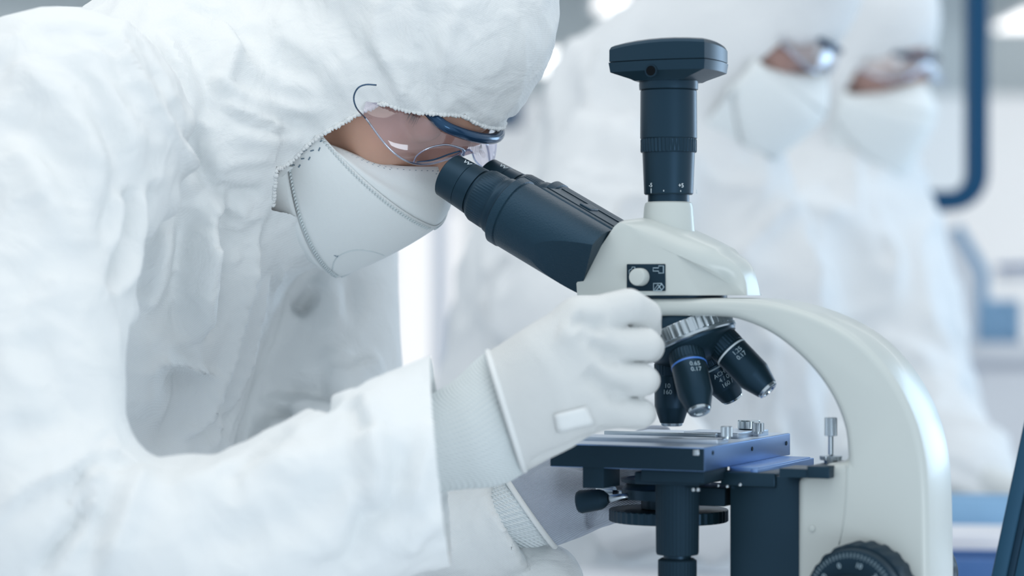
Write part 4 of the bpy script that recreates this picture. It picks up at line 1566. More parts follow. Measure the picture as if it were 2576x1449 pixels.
lo = np.minimum(P(-330, -260, 1.48), P(-330, 1560, 2.3))
hi = np.maximum(P(1500, -260, 2.3), P(1500, 1560, 1.48))
lo = np.array([P(-330, 0, 1.9)[0], CAMY + 1.46, P(0, 1560, 1.9)[2]])
hi = np.array([P(1520, 0, 1.9)[0], CAMY + 2.26, P(0, -330, 1.9)[2]])
HS = 0.0034
sv, sq = surf_nets(suit_sdf, lo, hi, HS)
sn = normals(sv, sq)
STROKES = [
    # collar seam and neck
    ([(332, 40), (302, 95), (330, 165), (385, 265), (440, 350), (492, 440), (535, 505), (600, 538), (682, 548)], 0.0040, 0.0035, 'r'),
    ([(352, 90), (400, 220), (455, 320), (505, 410), (545, 480)], 0.0060, -0.0030, 'r'),
    ([(505, 318), (488, 360), (498, 420), (520, 478), (560, 505)], 0.0080, 0.0100, 'v'),
    ([(470, 345), (470, 420), (505, 490)], 0.0070, 0.0045, 'r'),
    ([(530, 440), (610, 415), (690, 412)], 0.0070, 0.0040, 's'),
    ([(545, 470), (600, 490), (660, 492)], 0.0070, 0.0040, 'v'),
    # hood drape
    ([(430, 45), (475, 110), (500, 170), (520, 255), (505, 310)], 0.0110, 0.0060, 'v'),
    ([(395, 75), (450, 160), (492, 250), (470, 330)], 0.0090, 0.0050, 'r'),
    ([(560, 40), (580, 120), (568, 190), (556, 205), (600, 238), (680, 268), (760, 278), (850, 268)], 0.0060, 0.0060, 'r'),
    ([(556, 262), (600, 292), (660, 316), (730, 334)], 0.0050, 0.0070, 's'),
    ([(570, 225), (650, 262), (740, 300), (800, 318)], 0.0060, 0.0030, 'v'),
    ([(575, 330), (640, 350), (720, 352), (770, 350)], 0.0070, 0.0035, 'r'),
    ([(560, 100), (620, 170), (720, 215), (830, 235)], 0.0090, 0.0030, 'r'),
    ([(470, 20), (560, 40), (640, 110)], 0.0080, 0.0030, 'v'),
    ([(690, 20), (740, 90), (840, 170), (920, 240)], 0.0120, 0.0030, 'r'),
    ([(830, 10), (900, 110), (960, 190), (1000, 250)], 0.0080, 0.0028, 'v'),
    ([(940, 20), (960, 130), (1010, 220), (1040, 268)], 0.0060, 0.0028, 'r'),
    ([(1160, 0), (1130, 110), (1110, 200), (1095, 270)], 0.0050, 0.0030, 'r'),
    ([(1170, 0), (1142, 110), (1122, 200), (1108, 270)], 0.0040, 0.0020, 'v'),
    ([(1060, 10), (1060, 120), (1075, 220), (1080, 272)], 0.0050, 0.0025, 'v'),
    # shoulder and upper arm
    ([(60, 80), (150, 105), (215, 190), (262, 330), (288, 450), (275, 560), (262, 650)], 0.0110, 0.0065, 'v'),
    ([(110, 90), (200, 150), (265, 240), (320, 340), (340, 440)], 0.0090, 0.0050, 'r'),
    ([(20, 170), (110, 210), (190, 270), (240, 380), (262, 520)], 0.0130, 0.0060, 'r'),
    ([(0, 300), (90, 350), (170, 440), (215, 560)], 0.0120, 0.0045, 'v'),
    ([(180, 60), (280, 120), (310, 200), (335, 290)], 0.0080, 0.0040, 'v'),
    ([(20, 340), (80, 420), (130, 520), (200, 640)], 0.0090, 0.0040, 'r'),
    ([(60, 640), (85, 780), (75, 900)], 0.0120, 0.0025, 'v'),
    ([(80, 830), (150, 960), (235, 1090)], 0.0120, 0.0050, 'v'),
    ([(20, 1085), (90, 1075), (190, 1060)], 0.0110, 0.0040, 'v'),
    # armpit
    ([(328, 470), (330, 560), (308, 650), (275, 735)], 0.0060, 0.0065, 'v'),
    ([(352, 480), (356, 580), (345, 660), (310, 735)], 0.0050, 0.0045, 'r'),
    ([(300, 480), (300, 560), (280, 640)], 0.0060, 0.0035, 'r'),
    ([(385, 460), (372, 600), (350, 740)], 0.0070, 0.0050, 'v'),
    # chest
    ([(430, 470), (410, 620), (372, 740), (300, 800)], 0.0100, 0.0060, 'r'),
    ([(470, 520), (455, 700), (445, 860)], 0.0110, 0.0055, 'v'),
    ([(520, 560), (515, 700), (505, 860)], 0.0100, 0.0060, 'r'),
    ([(385, 880), (440, 905), (490, 925), (540, 945)], 0.0035, 0.0040, 'r'),
    ([(420, 930), (470, 960), (520, 960)], 0.0100, 0.0050, 'v'),
    ([(645, 560), (612, 720), (585, 830), (548, 930), (505, 1030), (440, 1150)], 0.0060, 0.0075, 'r'),
    ([(632, 690), (600, 830), (560, 950), (500, 1090)], 0.0045, 0.0060, 'v'),
    ([(668, 690), (640, 820), (600, 950), (560, 1060)], 0.0060, 0.0060, 'r'),
    ([(330, 760), (360, 900), (350, 1050)], 0.0140, 0.0050, 'r'),
    ([(590, 480), (560, 620), (545, 760), (530, 860)], 0.0080, 0.0060, 'v'),
    ([(545, 480), (500, 640), (480, 800)], 0.0070, 0.0040, 'r'),
    ([(700, 650), (665, 760), (640, 880), (590, 1040), (560, 1130)], 0.0060, 0.0080, 's'),
    ([(545, 950), (560, 1010), (575, 1080)], 0.0070, 0.0040, 'v'),
    ([(480, 945), (450, 1050), (400, 1150)], 0.0120, 0.0050, 'v'),
    # far sleeve
    ([(740, 790), (770, 760), (792, 730)], 0.0060, 0.0070, 'v'),
    ([(790, 700), (840, 760), (860, 850), (830, 950)], 0.0120, 0.0050, 'r'),
    ([(900, 700), (870, 800), (850, 900)], 0.0100, 0.0040, 'v'),
    ([(660, 975), (760, 970), (850, 975), (930, 950)], 0.0090, 0.0070, 'v'),
    ([(640, 1035), (740, 1030), (860, 1022)], 0.0060, 0.0060, 'v'),
    ([(810, 960), (880, 950), (960, 900)], 0.0080, 0.0050, 'r'),
    # elbow
    ([(-20, 1345), (55, 1262), (115, 1225), (165, 1205), (212, 1172), (250, 1140)], 0.0075, 0.0065, 's'),
    ([(165, 1275), (188, 1232), (215, 1180)], 0.0030, 0.0045, 'v'),
    ([(90, 1455), (145, 1375), (192, 1315), (222, 1215)], 0.0040, 0.0090, 'v'),
    ([(240, 1300), (225, 1230), (240, 1180)], 0.0060, 0.0050, 'r'),
    ([(252, 1140), (290, 1160), (330, 1190)], 0.0060, 0.0045, 's'),
    # forearm
    ([(262, 1455), (300, 1340), (335, 1250), (385, 1180)], 0.0100, 0.0070, 'r'),
    ([(210, 1455), (255, 1330), (300, 1230)], 0.0080, 0.0050, 'v'),
    ([(440, 1250), (560, 1195), (700, 1170), (820, 1150)], 0.0120, 0.0050, 'r'),
    ([(560, 1230), (640, 1160), (720, 1062)], 0.0080, 0.0040, 'v'),
    ([(470, 1380), (650, 1340), (820, 1260), (900, 1170)], 0.0140, 0.0050, 'v'),
    ([(885, 1015), (905, 1060), (930, 1110)], 0.0060, 0.0050, 'v'),
    ([(905, 1000), (935, 1090), (955, 1190), (948, 1290)], 0.0100, 0.0060, 'r'),
    ([(1010, 1120), (985, 1210), (965, 1290), (925, 1300), (905, 1370), (875, 1430)], 0.0090, 0.0090, 'v'),
    ([(1085, 1060), (1060, 1180), (1040, 1290)], 0.0080, 0.0050, 'r'),
    ([(1120, 1290), (1060, 1330), (1010, 1400)], 0.0080, 0.0050, 'r'),
    ([(780, 1449), (830, 1420), (880, 1440)], 0.0080, 0.0040, 'v'),
]
sd = fold_strokes(sv, sn, STROKES, 1.4)
hq = HD.loc(sv)
cutd, par = hood_cut(hq)
hs_ = hood_sdf(hq.astype(f4))
isz = np.clip(1 - hs_ / 0.02, 0, 1)
pl = np.sin(par * 2 * math.pi / 0.0105 + 2.2 * noise(sv / 0.03)) * 0.55 + np.sin(par * 2 * math.pi / 0.0227 + 3 * noise(sv / 0.05)) * 0.9
front = np.clip((par - _par0 - 0.07) / 0.05, 0.15, 1)
sd += isz * front * 0.0022 * pl * np.exp(-np.clip(cutd, 0, 1) / 0.08)
drp = np.clip(1 - (chain_d(sv.astype(f4), CH['dr'])) / 0.03, 0, 1)
sd += crumple(sv, 0.0026, 0.080, 0.0011, 0.030) * (1 + 1.2 * drp)
sv = sv + sn * sd[:, None]
sv, sq = trim(sv, sq, suit_cut, HS)
sv, sq = compact(sv, sq)
sv = smooth_mesh(sv, sq, 1, 0.35)
full_v, full_q = sv, sq
# split along the collar seam: hood on one side, coverall on the other
sa, sb = P(318, 40, 1.80), P(690, 556, 1.78)
pn = np.cross(sb - sa, RV)
pn /= np.linalg.norm(pn)
if pn[0] < 0:
    pn = -pn
cen = sv[sq].mean(1)
cpx = to_px(cen)
hood_f = ((cen - sa) @ pn > 0) & (np.linalg.norm(HD.loc(cen), axis=1) < 0.30) & (hood_sdf(HD.loc(cen).astype(f4)) < 0.09) & (cpx[:, 1] < 600)
body_ex = Extra([[(a, max(0.02, r * 0.5)) for a, r in CH[k]] for k in ('tn', 'tf', 'an', 'af')] + [[(a, 0.032 - 0.003 * i) for i, (a, r) in enumerate(CH['fn'][:4])] + [(P(1060, 1132, 1.63), 0.020), (P(1250, 1050, 1.64), 0.018)], [(a, 0.028 - 0.002 * i) for i, (a, r) in enumerate(CH['ff'][:2])] + [(P(1235, 1314, 1.828), 0.017), (P(1330, 1287, 1.816), 0.016)], [(a, r * 0.5) for a, r in BACK]])
person = build_head_skin(HD, 'person', M['skin'], 0.0032, body_ex)
tag(person, 'person in white hooded coverall, mask and goggles leaning over the microscope', 'person')
v_, q_ = compact(sv, sq[~hood_f])
coverall = quad_obj('coverall', v_, q_, M['suit'], person)
v_, q_ = compact(sv, sq[hood_f])
hood = quad_obj('hood', v_, q_, M['suit'], person)
edge_ruffle(HD, full_v, full_q, hood, M['elastic'])
mask = build_mask(HD, person, M['mask'])
gog = build_goggles(HD, person, M['lens'])
# clear corner of the goggles lying outside the hood
cp_ = [P(u, v, d) for u, v, d in [(947, 214, 1.748), (920, 213, 1.746), (900, 222, 1.745), (890, 245, 1.747), (897, 272, 1.751)]]
cp_ += [HD.w(*goggle_pt(1.0, 1.0)), HD.w(*goggle_pt(0.92, 1.0))]
sp_ = spline(cp_, 6)
tube('side_shield_corner', sp_, 0.0006, M['brow'], gog, 8)
# eyes, lids and lashes
rr = np.random.RandomState(2)
for z in (-1, 1):
    ey = HD.w(0.0735, -0.001, 0.032 * z)
    e = lathe('eye', [(-0.0128 + 0.0256 * k / 12, 0.0128 * math.sin(math.pi * min(max(k, 0.05), 11.95) / 12)) for k in range(13)], ey - HD.f * 0.0025 * HD.s, HD.f, M['eye'], person, 24)
    lathe('iris', [(0.0, 0.0056), (0.0005, 0.0052), (0.0012, 0.0030), (0.0014, 0.0004)], ey + HD.f * 0.0062 - HD.u * 0.002, HD.f * 0.93 - HD.u * 0.35, M['iris'], e, 20)
    g = []
    for k in range(16):
        a = -0.9 + 1.8 * k / 15
        p0_ = HD.w(0.0700 + 0.0146 * math.cos(a * 0.95), -0.008 + 0.002 * math.cos(a * 1.5), (0.032 + 0.0138 * a) * z)
        tipv = HD.f * 0.006 - HD.u * (0.004 + 0.002 * rr.rand()) + HD.r * z * (0.004 * a + 0.0008 * rr.randn())
        g.append(tube_geo([p0_, p0_ + tipv * 0.6, p0_ + tipv + HD.u * 0.001], [0.00014, 0.0001, 0.00004], 4))
    if z < 0:
        mesh_obj('eyelashes', *merge(g), M['hair'], person, True, 0)
g = []
th_f, th_u = HD.px(1014, 282, 0.064)
for k in range(36):                                     # hair at the temple
    a, b_ = rr.rand(), rr.rand()
    q0 = np.array([th_f - 0.006 + 0.011 * a, th_u - 0.002 + 0.010 * b_, 0.055])
    for r_ in np.linspace(0.075, 0.05, 60):
        q0[2] = r_
        if skull_sdf(q0[None].astype(f4))[0] < 0.0006:
            break
    p0_ = HD.w(*q0)
    g.append(tube_geo([p0_, p0_ + (HD.f * 0.003 - HD.u * 0.006 + HD.r * 0.0008)], [0.00013, 0.00004], 4))
mesh_obj('temple_hair', *merge(g), M['hair'], person, True, 0)

# ---------------------------------------------------------------- gloves


def glove_sdf(palm, fingers, kp, kf, ks):
    def f(p):
        d = None
        for c in palm:
            e = chain_d(p, c)
            d = e if d is None else smin(d, e, kp)
        fd = None
        for c in fingers:
            e = chain_d(p, c)
            fd = e if fd is None else smin(fd, e, kf)
        return smin(d, fd, ks)
    return f


def ring_tube(rings, seg, rib, nrib, sub=6):
    """soft tube through elliptical rings: (centre, half vector, half depth)"""
    ctr = spline([r[0] for r in rings], sub)
    hv = spline([r[1] for r in rings], sub)
    dp = spline([np.array([r[2], 0, 0]) for r in rings], sub)
    vs, fs = [], []
    n = len(ctr)
    for i in range(n):
        for k in range(seg):
            a = 2 * math.pi * k / seg
            ext = 1 + rib * math.sin(a * nrib) / np.linalg.norm(hv[i])
            vs.append(ctr[i] + (hv[i] * math.cos(a) - np.array([0, 1.0, 0]) * dp[i][0] * math.sin(a)) * ext)
    for i in range(n - 1):
        for k in range(seg):
            k2 = (k + 1) % seg
            fs.append((i * seg + k, i * seg + k2, (i + 1) * seg + k2, (i + 1) * seg + k))
    return np.array(vs), fs


def px_vec(du, dv, D):
    return np.array([du * K * D, 0, -dv * K * D])


def surf_at(v, u, vv):
    p = to_px(v)
    d = (p[:, 0] - u) ** 2 + (p[:, 1] - vv) ** 2
    m = d < 12 ** 2
    k = np.argmin(np.where(m, p[:, 2] + 0.0004 * np.sqrt(d), 99))
    return p[k, 2]


def build_glove(palm, fingers, lo, hi, h, cut_a, cut_n, m, strokes, ks=0.009):
    f = glove_sdf(palm, fingers, 0.022, 0.0016, ks)
    v, q = surf_nets(f, lo, hi, h)
    n = normals(v, q)
    d = fold_strokes(v, n, strokes, 1.7) + 0.0007 * noise(v / 0.02)
    v = v + n * d[:, None]
    v, q = trim(v, q, lambda x: (x - cut_a) @ cut_n, h)
    v, q = compact(v, q)
    g = quad_obj('glove', v, q, m, person)
    lp = boundary_loops(q)[0]
    pts = v[lp]
    for _ in range(5):
        pts = 0.5 * pts + 0.25 * (np.roll(pts, 1, 0) + np.roll(pts, -1, 0))
    return g, v, pts[::3]


nx = nodes_px
palm_n = [nx([(1255, 965, 1.632, 0.0200), (1350, 885, 1.624, 0.0170), (1455, 803, 1.624, 0.0136)]),
          nx([(1262, 1000, 1.630, 0.0215), (1380, 930, 1.622, 0.0180), (1478, 862, 1.624, 0.0130)]),
          nx([(1280, 1050, 1.630, 0.0215), (1400, 1000, 1.624, 0.0180), (1492, 950, 1.626, 0.0130)]),
          nx([(1305, 1108, 1.634, 0.0195), (1410, 1070, 1.630, 0.0165), (1502, 1030, 1.632, 0.0125)]),
          nx([(1290, 1060, 1.650, 0.022), (1400, 985, 1.650, 0.018), (1480, 930, 1.650, 0.014)])]
fing_n = [nx([(1455, 803, 1.624, 0.0129), (1580, 770, 1.634, 0.0121), (1622, 795, 1.652, 0.0115), (1628, 830, 1.680, 0.0101), (1600, 850, 1.700, 0.0088)]),
          nx([(1478, 862, 1.624, 0.0121), (1622, 866, 1.634, 0.0114), (1632, 874, 1.660, 0.0108), (1600, 885, 1.690, 0.0091)]),
          nx([(1492, 950, 1.626, 0.0119), (1612, 955, 1.634, 0.0115), (1622, 958, 1.660, 0.0105), (1588, 960, 1.688, 0.0089)]),
          nx([(1502, 1030, 1.632, 0.0113), (1605, 1041, 1.640, 0.0111), (1615, 1040, 1.662, 0.0098), (1580, 1030, 1.685, 0.0085)]),
          nx([(1340, 1000, 1.660, 0.0173), (1440, 930, 1.690, 0.0148), (1520, 890, 1.708, 0.0123), (1585, 868, 1.716, 0.0105)])]
ga, gn = plane_cut(1225, 880, 1322, 1192, 1.63, 1.63)
gn = -gn if gn[0] < 0 else gn
all_n = np.array([n[0] for c in palm_n + fing_n for n in c])
gst = [([(1440, 800), (1480, 815), (1530, 822)], 0.006, 0.0035, 'v'),
       ([(1455, 835), (1500, 875), (1560, 908)], 0.006, 0.0035, 'v'),
       ([(1475, 930), (1520, 975), (1580, 1004)], 0.006, 0.0035, 'v'),
       ([(1400, 830), (1450, 850), (1500, 855)], 0.008, 0.0020, 'r'),
       ([(1330, 1165), (1400, 1135), (1480, 1108), (1540, 1098)], 0.003, 0.0020, 'v'),
       ([(1500, 1080), (1560, 1092), (1620, 1082)], 0.0025, 0.0014, 'v')]
glove, gv, gl_ = build_glove(palm_n, fing_n, all_n.min(0) - 0.035, all_n.max(0) + 0.035, 0.0017, ga, gn, M['glove'], gst)
tube('wrist_band', gl_, 0.0022, M['band'], glove, 10, True)
rings = [(P(1272, 1036, 1.64), px_vec(47, 153, 1.63), 0.031), (P(1235, 1062, 1.64), px_vec(46, 150, 1.63), 0.033), (P(1190, 1088, 1.638), px_vec(40, 138, 1.63), 0.033), (P(1135, 1106, 1.636), px_vec(32, 124, 1.63), 0.032), (P(1060, 1130, 1.63), px_vec(28, 112, 1.63), 0.030), (P(960, 1165, 1.615), px_vec(28, 108, 1.62), 0.030)]
cv, cf = ring_tube(rings, 400, 0.00035, 66)
mesh_obj('cuff', cv, cf, M['cuff'], glove, True, 0)
# sewn size label on the back of the hand
lab = []
quadp = [(1393, 1042), (1475, 1022), (1497, 1068), (1402, 1088)]
for i in range(7):
    for j in range(5):
        a, b_ = i / 6, j / 4
        u = (quadp[0][0] * (1 - a) + quadp[1][0] * a) * (1 - b_) + (quadp[3][0] * (1 - a) + quadp[2][0] * a) * b_
        v2 = (quadp[0][1] * (1 - a) + quadp[1][1] * a) * (1 - b_) + (quadp[3][1] * (1 - a) + quadp[2][1] * a) * b_
        lab.append(P(u, v2, surf_at(gv, u, v2) - 0.0012))
fs = [(i * 5 + j, (i + 1) * 5 + j, (i + 1) * 5 + j + 1, i * 5 + j + 1) for i in range(6) for j in range(4)]
lb = mesh_obj('glove_tag', lab, fs, M['band'], glove, True, 0)
so = lb.modifiers.new('thickness', 'SOLIDIFY')
so.thickness = 0.0006

palm_f = [nx([(1320, 1248, 1.815, 0.020), (1420, 1205, 1.835, 0.0195), (1515, 1180, 1.850, 0.0145)]),
          nx([(1335, 1285, 1.810, 0.022), (1440, 1255, 1.825, 0.0195), (1530, 1225, 1.845, 0.0140)]),
          nx([(1352, 1315, 1.808, 0.0175), (1440, 1290, 1.815, 0.0165), (1530, 1262, 1.835, 0.0135)])]
fing_f = [nx([(1500, 1190, 1.862, 0.0130), (1580, 1135, 1.905, 0.0100), (1630, 1098, 1.915, 0.0090), (1668, 1092, 1.905, 0.0068)]),
          nx([(1525, 1195, 1.852, 0.0130), (1620, 1190, 1.872, 0.0118), (1680, 1200, 1.880, 0.0105)]),
          nx([(1532, 1232, 1.845, 0.0125), (1625, 1228, 1.866, 0.0115), (1680, 1240, 1.878, 0.0100)]),
          nx([(1530, 1268, 1.836, 0.0120), (1610, 1262, 1.856, 0.0105), (1660, 1272, 1.870, 0.0092)]),
          nx([(1400, 1240, 1.800, 0.0190), (1500, 1245, 1.800, 0.0150), (1570, 1262, 1.812, 0.0120), (1610, 1268, 1.825, 0.0100)])]
fa_, fn_ = plane_cut(1276, 1206, 1390, 1366, 1.81, 1.81)
fn_ = -fn_ if fn_[0] < 0 else fn_
all_f = np.array([n[0] for c in palm_f + fing_f for n in c])
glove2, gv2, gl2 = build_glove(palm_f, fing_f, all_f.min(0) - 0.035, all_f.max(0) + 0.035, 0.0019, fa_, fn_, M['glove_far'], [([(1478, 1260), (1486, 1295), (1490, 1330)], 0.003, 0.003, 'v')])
tube('wrist_band', gl2, 0.0022, M['band'], glove2, 10, True)
rings = [(P(1333, 1286, 1.815), px_vec(55, 78, 1.81), 0.030), (P(1295, 1298, 1.818), px_vec(52, 77, 1.81), 0.031), (P(1262, 1305, 1.822), px_vec(42, 70, 1.81), 0.031), (P(1246, 1310, 1.825), px_vec(38, 64, 1.81), 0.030)]
cv, cf = ring_tube(rings, 240, 0.0006, 40)
cuff2 = mesh_obj('cuff', cv, cf, M['cuff_far'], glove2, True, 0)
tube('cuff_hem', cv[-240::4], 0.0011, M['mask_dot'], cuff2, 6, True)

# legs of the coverall and shoes, below the frame
for sgn, base_u in ((1, T_NEAR[-1]), (-1, T_FAR[-1])):
    hip = P(base_u[0] - 200, 1430, base_u[2])
    foot = np.array([hip[0] - 0.02, hip[1], 0.075])
    leg = [(hip, 0.125), ((hip + foot) / 2 + np.array([0.03, 0, 0]), 0.095), (foot, 0.075)]
    v_, q_ = surf_nets(lambda p: chain_d(p, leg), np.minimum(hip, foot) - 0.15, np.maximum(hip, foot) + 0.15, 0.014)
    v_ = v_ + normals(v_, q_) * crumple(v_, 0.006, 0.12, 0.002, 0.05)[:, None]
    quad_obj('trouser_leg', v_, q_, M['suit'], person)
    shoe = [(foot + np.array([-0.05, 0, -0.030]), 0.042), (foot + np.array([0.16, -0.05, -0.035]), 0.036)]
    v_, q_ = surf_nets(lambda p: np.maximum(chain_d(p, shoe), 0.002 - p[:, 2]), np.minimum(*[s_[0] for s_ in shoe]) - 0.08, np.maximum(*[s_[0] for s_ in shoe]) + 0.08, 0.01)
    quad_obj('shoe_cover', v_, q_, M['suit'], person)


# ================================================================== colleagues behind
def colleague(hd, label, chains, necks, ops, lo_px, hi_px, shoes, cover=(0.010, 0.012)):
    CHs = [nodes_px(c) for c in chains]
    nk = [(hd.w(-0.02, -0.05, 0), 0.090), (hd.w(-0.05, -0.17, 0), 0.095), (P(*necks), 0.11)]

    def sdf(p):
        d = None
        for c, k in zip(CHs, ops):
            e = chain_d(p, c)
            d = e if d is None else smin(d, e, k)
        d = smin(d, chain_d(p, nk), 0.05)
        return smin(d, hood_sdf(hd.loc(p)) * hd.s, 0.04)

    def cut(v):
        q = hd.loc(v)
        d1, _ = hood_cut(q + np.array([0.0, cover[0], 0.0]))
        d1 = np.maximum(d1, -0.118 - q[:, 1])
        return np.where((np.linalg.norm(q - np.array([0.03, -0.03, 0]), axis=1) < 0.24) & (hood_sdf(q.astype(f4)) < 0.03), d1 * hd.s, 0.1)

    h = 0.009
    a = np.array([n[0] for c in CHs for n in c])
    lo_ = np.minimum(a.min(0), hd.H) - 0.25
    hi_ = np.maximum(a.max(0), hd.H) + 0.28
    v, q = surf_nets(sdf, lo_, hi_, h)
    n = normals(v, q)
    wv = np.stack([noise(v * 5 + 3), noise(v * 5 + 17), noise(v * 5 + 29)], 1)
    g = 0.022 * (np.exp(-np.abs(noise(v * np.array([8.0, 8.0, 3.2]) + wv * 1.2 + 3)) / 0.16) - 0.4) + 0.010 * (np.exp(-np.abs(noise(v * np.array([13.0, 13.0, 9.0]) + wv * 1.5 + 13)) / 0.14) - 0.4)
    hq_ = hd.loc(v)
    g *= np.clip(hood_sdf(hq_.astype(f4)) / 0.05, 0.15, 1)
    v = v + n * g[:, None]
    v, q = trim(v, q, cut, h)
    v, q = compact(v, q)
    ex = Extra([[(p, max(0.02, r - 0.05)) for p, r in c] for c in CHs])
    body = build_head_skin(hd, 'person', M['skin_far'], 0.008, ex)
    tag(body, label, 'person', None)
    cen = hd.loc(v[q].mean(1))
    hf = (hood_sdf(cen.astype(f4)) < 0.035) & (cen[:, 1] > -0.15)
    v1, q1 = compact(v, q[~hf])
    quad_obj('coverall', v1, q1, M['suit_far'], body)
    v1, q1 = compact(v, q[hf])
    hood_ = quad_obj('hood', v1, q1, M['suit_far'], body)
    up_ = copy.copy(hd)
    up_.H = hd.H + hd.u * cover[1] * hd.s
    up_.s = hd.s * 1.06
    build_mask(up_, body, M['mask'], False)
    build_goggles(hd, body, M['lens_far'], False)
    for z in (-1, 1):
        lathe('eye', [(-0.0128 + 0.0256 * k / 8, 0.0128 * math.sin(math.pi * min(max(k, 0.05), 7.95) / 8)) for k in range(9)], hd.w(0.0765, 0.0, 0.032 * z), hd.f, M['eye'], body, 16)
    for sx, sy in shoes:
        shoe = [(np.array([sx - 0.08, sy, 0.05]), 0.045), (np.array([sx + 0.14, sy - 0.03, 0.042]), 0.038)]
        v1, q1 = surf_nets(lambda p: np.maximum(chain_d(p, shoe), 0.002 - p[:, 2]), np.array([sx - 0.2, sy - 0.15, -0.02]), np.array([sx + 0.3, sy + 0.15, 0.2]), 0.012)
        quad_obj('shoe_cover', v1, q1, M['suit_far'], body)
    return body, sdf


DA = 3.05
HA = Head(P(1905, 18, DA), 12, 38, 1.2)
groundv = lambda D: 724.5 + (CAMZ - 0.10) / (K * D)
A_ch = [
    [(1600, 480, DA + 0.05, 0.13), (1500, 700, DA + 0.06, 0.17), (1440, 1000, DA + 0.06, 0.18), (1430, 1500, DA + 0.06, 0.19)],
    [(1740, 520, DA + 0.05, 0.13), (1790, 760, DA + 0.03, 0.15), (1760, 1100, DA + 0.05, 0.16), (1700, 1500, DA + 0.06, 0.19)],
    [(1430, 1500, DA + 0.02, 0.16), (1450, groundv(DA), DA, 0.10)],
    [(1700, 1500, DA + 0.12, 0.16), (1720, groundv(DA), DA + 0.16, 0.10)],
    [(1540, 500, DA - 0.10, 0.10), (1460, 800, DA - 0.20, 0.095), (1560, 1180, DA - 0.26, 0.085), (1840, 1258, DA - 0.36, 0.060)],
]
personA, _ = colleague(HA, 'person in white hooded coverall standing behind the microscope camera, clear goggles glinting', A_ch, (1680, 400, DA + 0.07), [0.03, 0.07, 0.05, 0.05, 0.04], None, None, [(P(1450, 0, DA)[0] + 0.03, CAMY + DA), (P(1720, 0, DA)[0] + 0.03, CAMY + DA + 0.16)])
DB = 3.70
HB = Head(P(2180, 120, DB), 46, 20, 1.18)
B_ch = [
    [(2060, 600, DB, 0.14), (2050, 800, DB - 0.02, 0.165), (2090, 1200, DB, 0.18), (2110, 1600, DB, 0.20)],
    [(2120, 610, DB + 0.05, 0.13), (2170, 800, DB + 0.02, 0.14), (2180, 1200, DB + 0.02, 0.165), (2200, 1600, DB, 0.19)],
    [(2120, 1600, DB - 0.05, 0.15), (2120, groundv(DB), DB - 0.05, 0.10)],
    [(2250, 1600, DB + 0.1, 0.15), (2270, groundv(DB), DB + 0.1, 0.10)],
    [(2180, 580, DB + 0.02, 0.075), (2245, 850, DB - 0.10, 0.085), (2280, 1080, DB - 0.2, 0.085), (2420, 1190, DB - 0.40, 0.065)],
    [(1970, 620, DB - 0.10, 0.10), (1940, 900, DB - 0.20, 0.09), (2000, 1180, DB - 0.26, 0.08), (2240, 1260, DB - 0.46, 0.06)],
]
personB, _ = colleague(HB, 'person in white hooded coverall beside the dark framed glass screen, looking down over a mask', B_ch, (2120, 420, DB + 0.10), [0.03, 0.10, 0.05, 0.05, 0.05, 0.05], None, None, [(P(2120, 0, DB)[0] + 0.02, CAMY + DB - 0.05), (P(2270, 0, DB)[0] + 0.02, CAMY + DB + 0.1)], cover=(0.003, 0.006))


def far_glove(parent, wrist, d, up, side):
    """five-fingered glove, gently curled"""
    d, up = Vector(d).normalized(), Vector(up).normalized()
    s_ = d.cross(up) * side
    wv_ = Vector(wrist)
    palm, fing = [], []
    for k in range(4):
        mc = wv_ + d * 0.085 + s_ * (-0.030 + 0.020 * k)
        palm.append([(np.array(wv_ + s_ * (-0.015 + 0.010 * k)), 0.022), (np.array(mc), 0.014)])
        L = (0.072, 0.080, 0.074, 0.058)[k]
        p1 = mc + d * L * 0.5 - up * 0.006
        p2 = p1 + (d * 0.8 - up * 0.6).normalized() * L * 0.3
        p3 = p2 + (d * 0.45 - up * 0.9).normalized() * L * 0.3
        fing.append([(np.array(mc), 0.0105), (np.array(p1), 0.0098), (np.array(p2), 0.0090), (np.array(p3), 0.0080)])
    t0_ = wv_ + d * 0.025 - s_ * 0.025
    t1_ = t0_ + (d * 0.6 - s_ * 0.7 - up * 0.3).normalized() * 0.045
    fing.append([(np.array(t0_), 0.014), (np.array(t1_), 0.0115), (np.array(t1_ + (d * 0.9 - up * 0.4).normalized() * 0.032), 0.0095)])
    palm.append([(np.array(wv_ - d * 0.06), 0.030), (np.array(wv_), 0.024)])
    f = glove_sdf(palm, fing, 0.02, 0.003, 0.012)
    pts = np.array([n[0] for c in palm + fing for n in c])
    v, q = surf_nets(f, pts.min(0) - 0.04, pts.max(0) + 0.04, 0.004)
    return quad_obj('glove', v, q, M['glove'], parent)


far_glove(personA, P(1868, 1260, DA - 0.37), (1, -0.15, -0.1), (0, 0, 1), -1)
far_glove(personB, P(2452, 1203, DB - 0.42), (0.8, -0.5, -0.25), (0.1, 0, 1), 1)
far_glove(personB, P(2275, 1268, DB - 0.48), (0.9, -0.3, -0.15), (0, 0, 1), -1)

# ================================================================== the room
def struct(o):
    o['kind'] = 'structure'
    return o


BACK_Y = 15.0
CEIL = 2.55
struct(box('floor', (-6, -2.6, -0.05), (8, BACK_Y + 0.1, 0), M['floor']))
struct(box('wall_back', (-6, BACK_Y, 0.0), (8, BACK_Y + 0.1, CEIL), M['wall']))
struct(box('ceiling', (-6, 2.2, CEIL), (8, BACK_Y + 0.1, CEIL + 0.05), M['ceiling']))


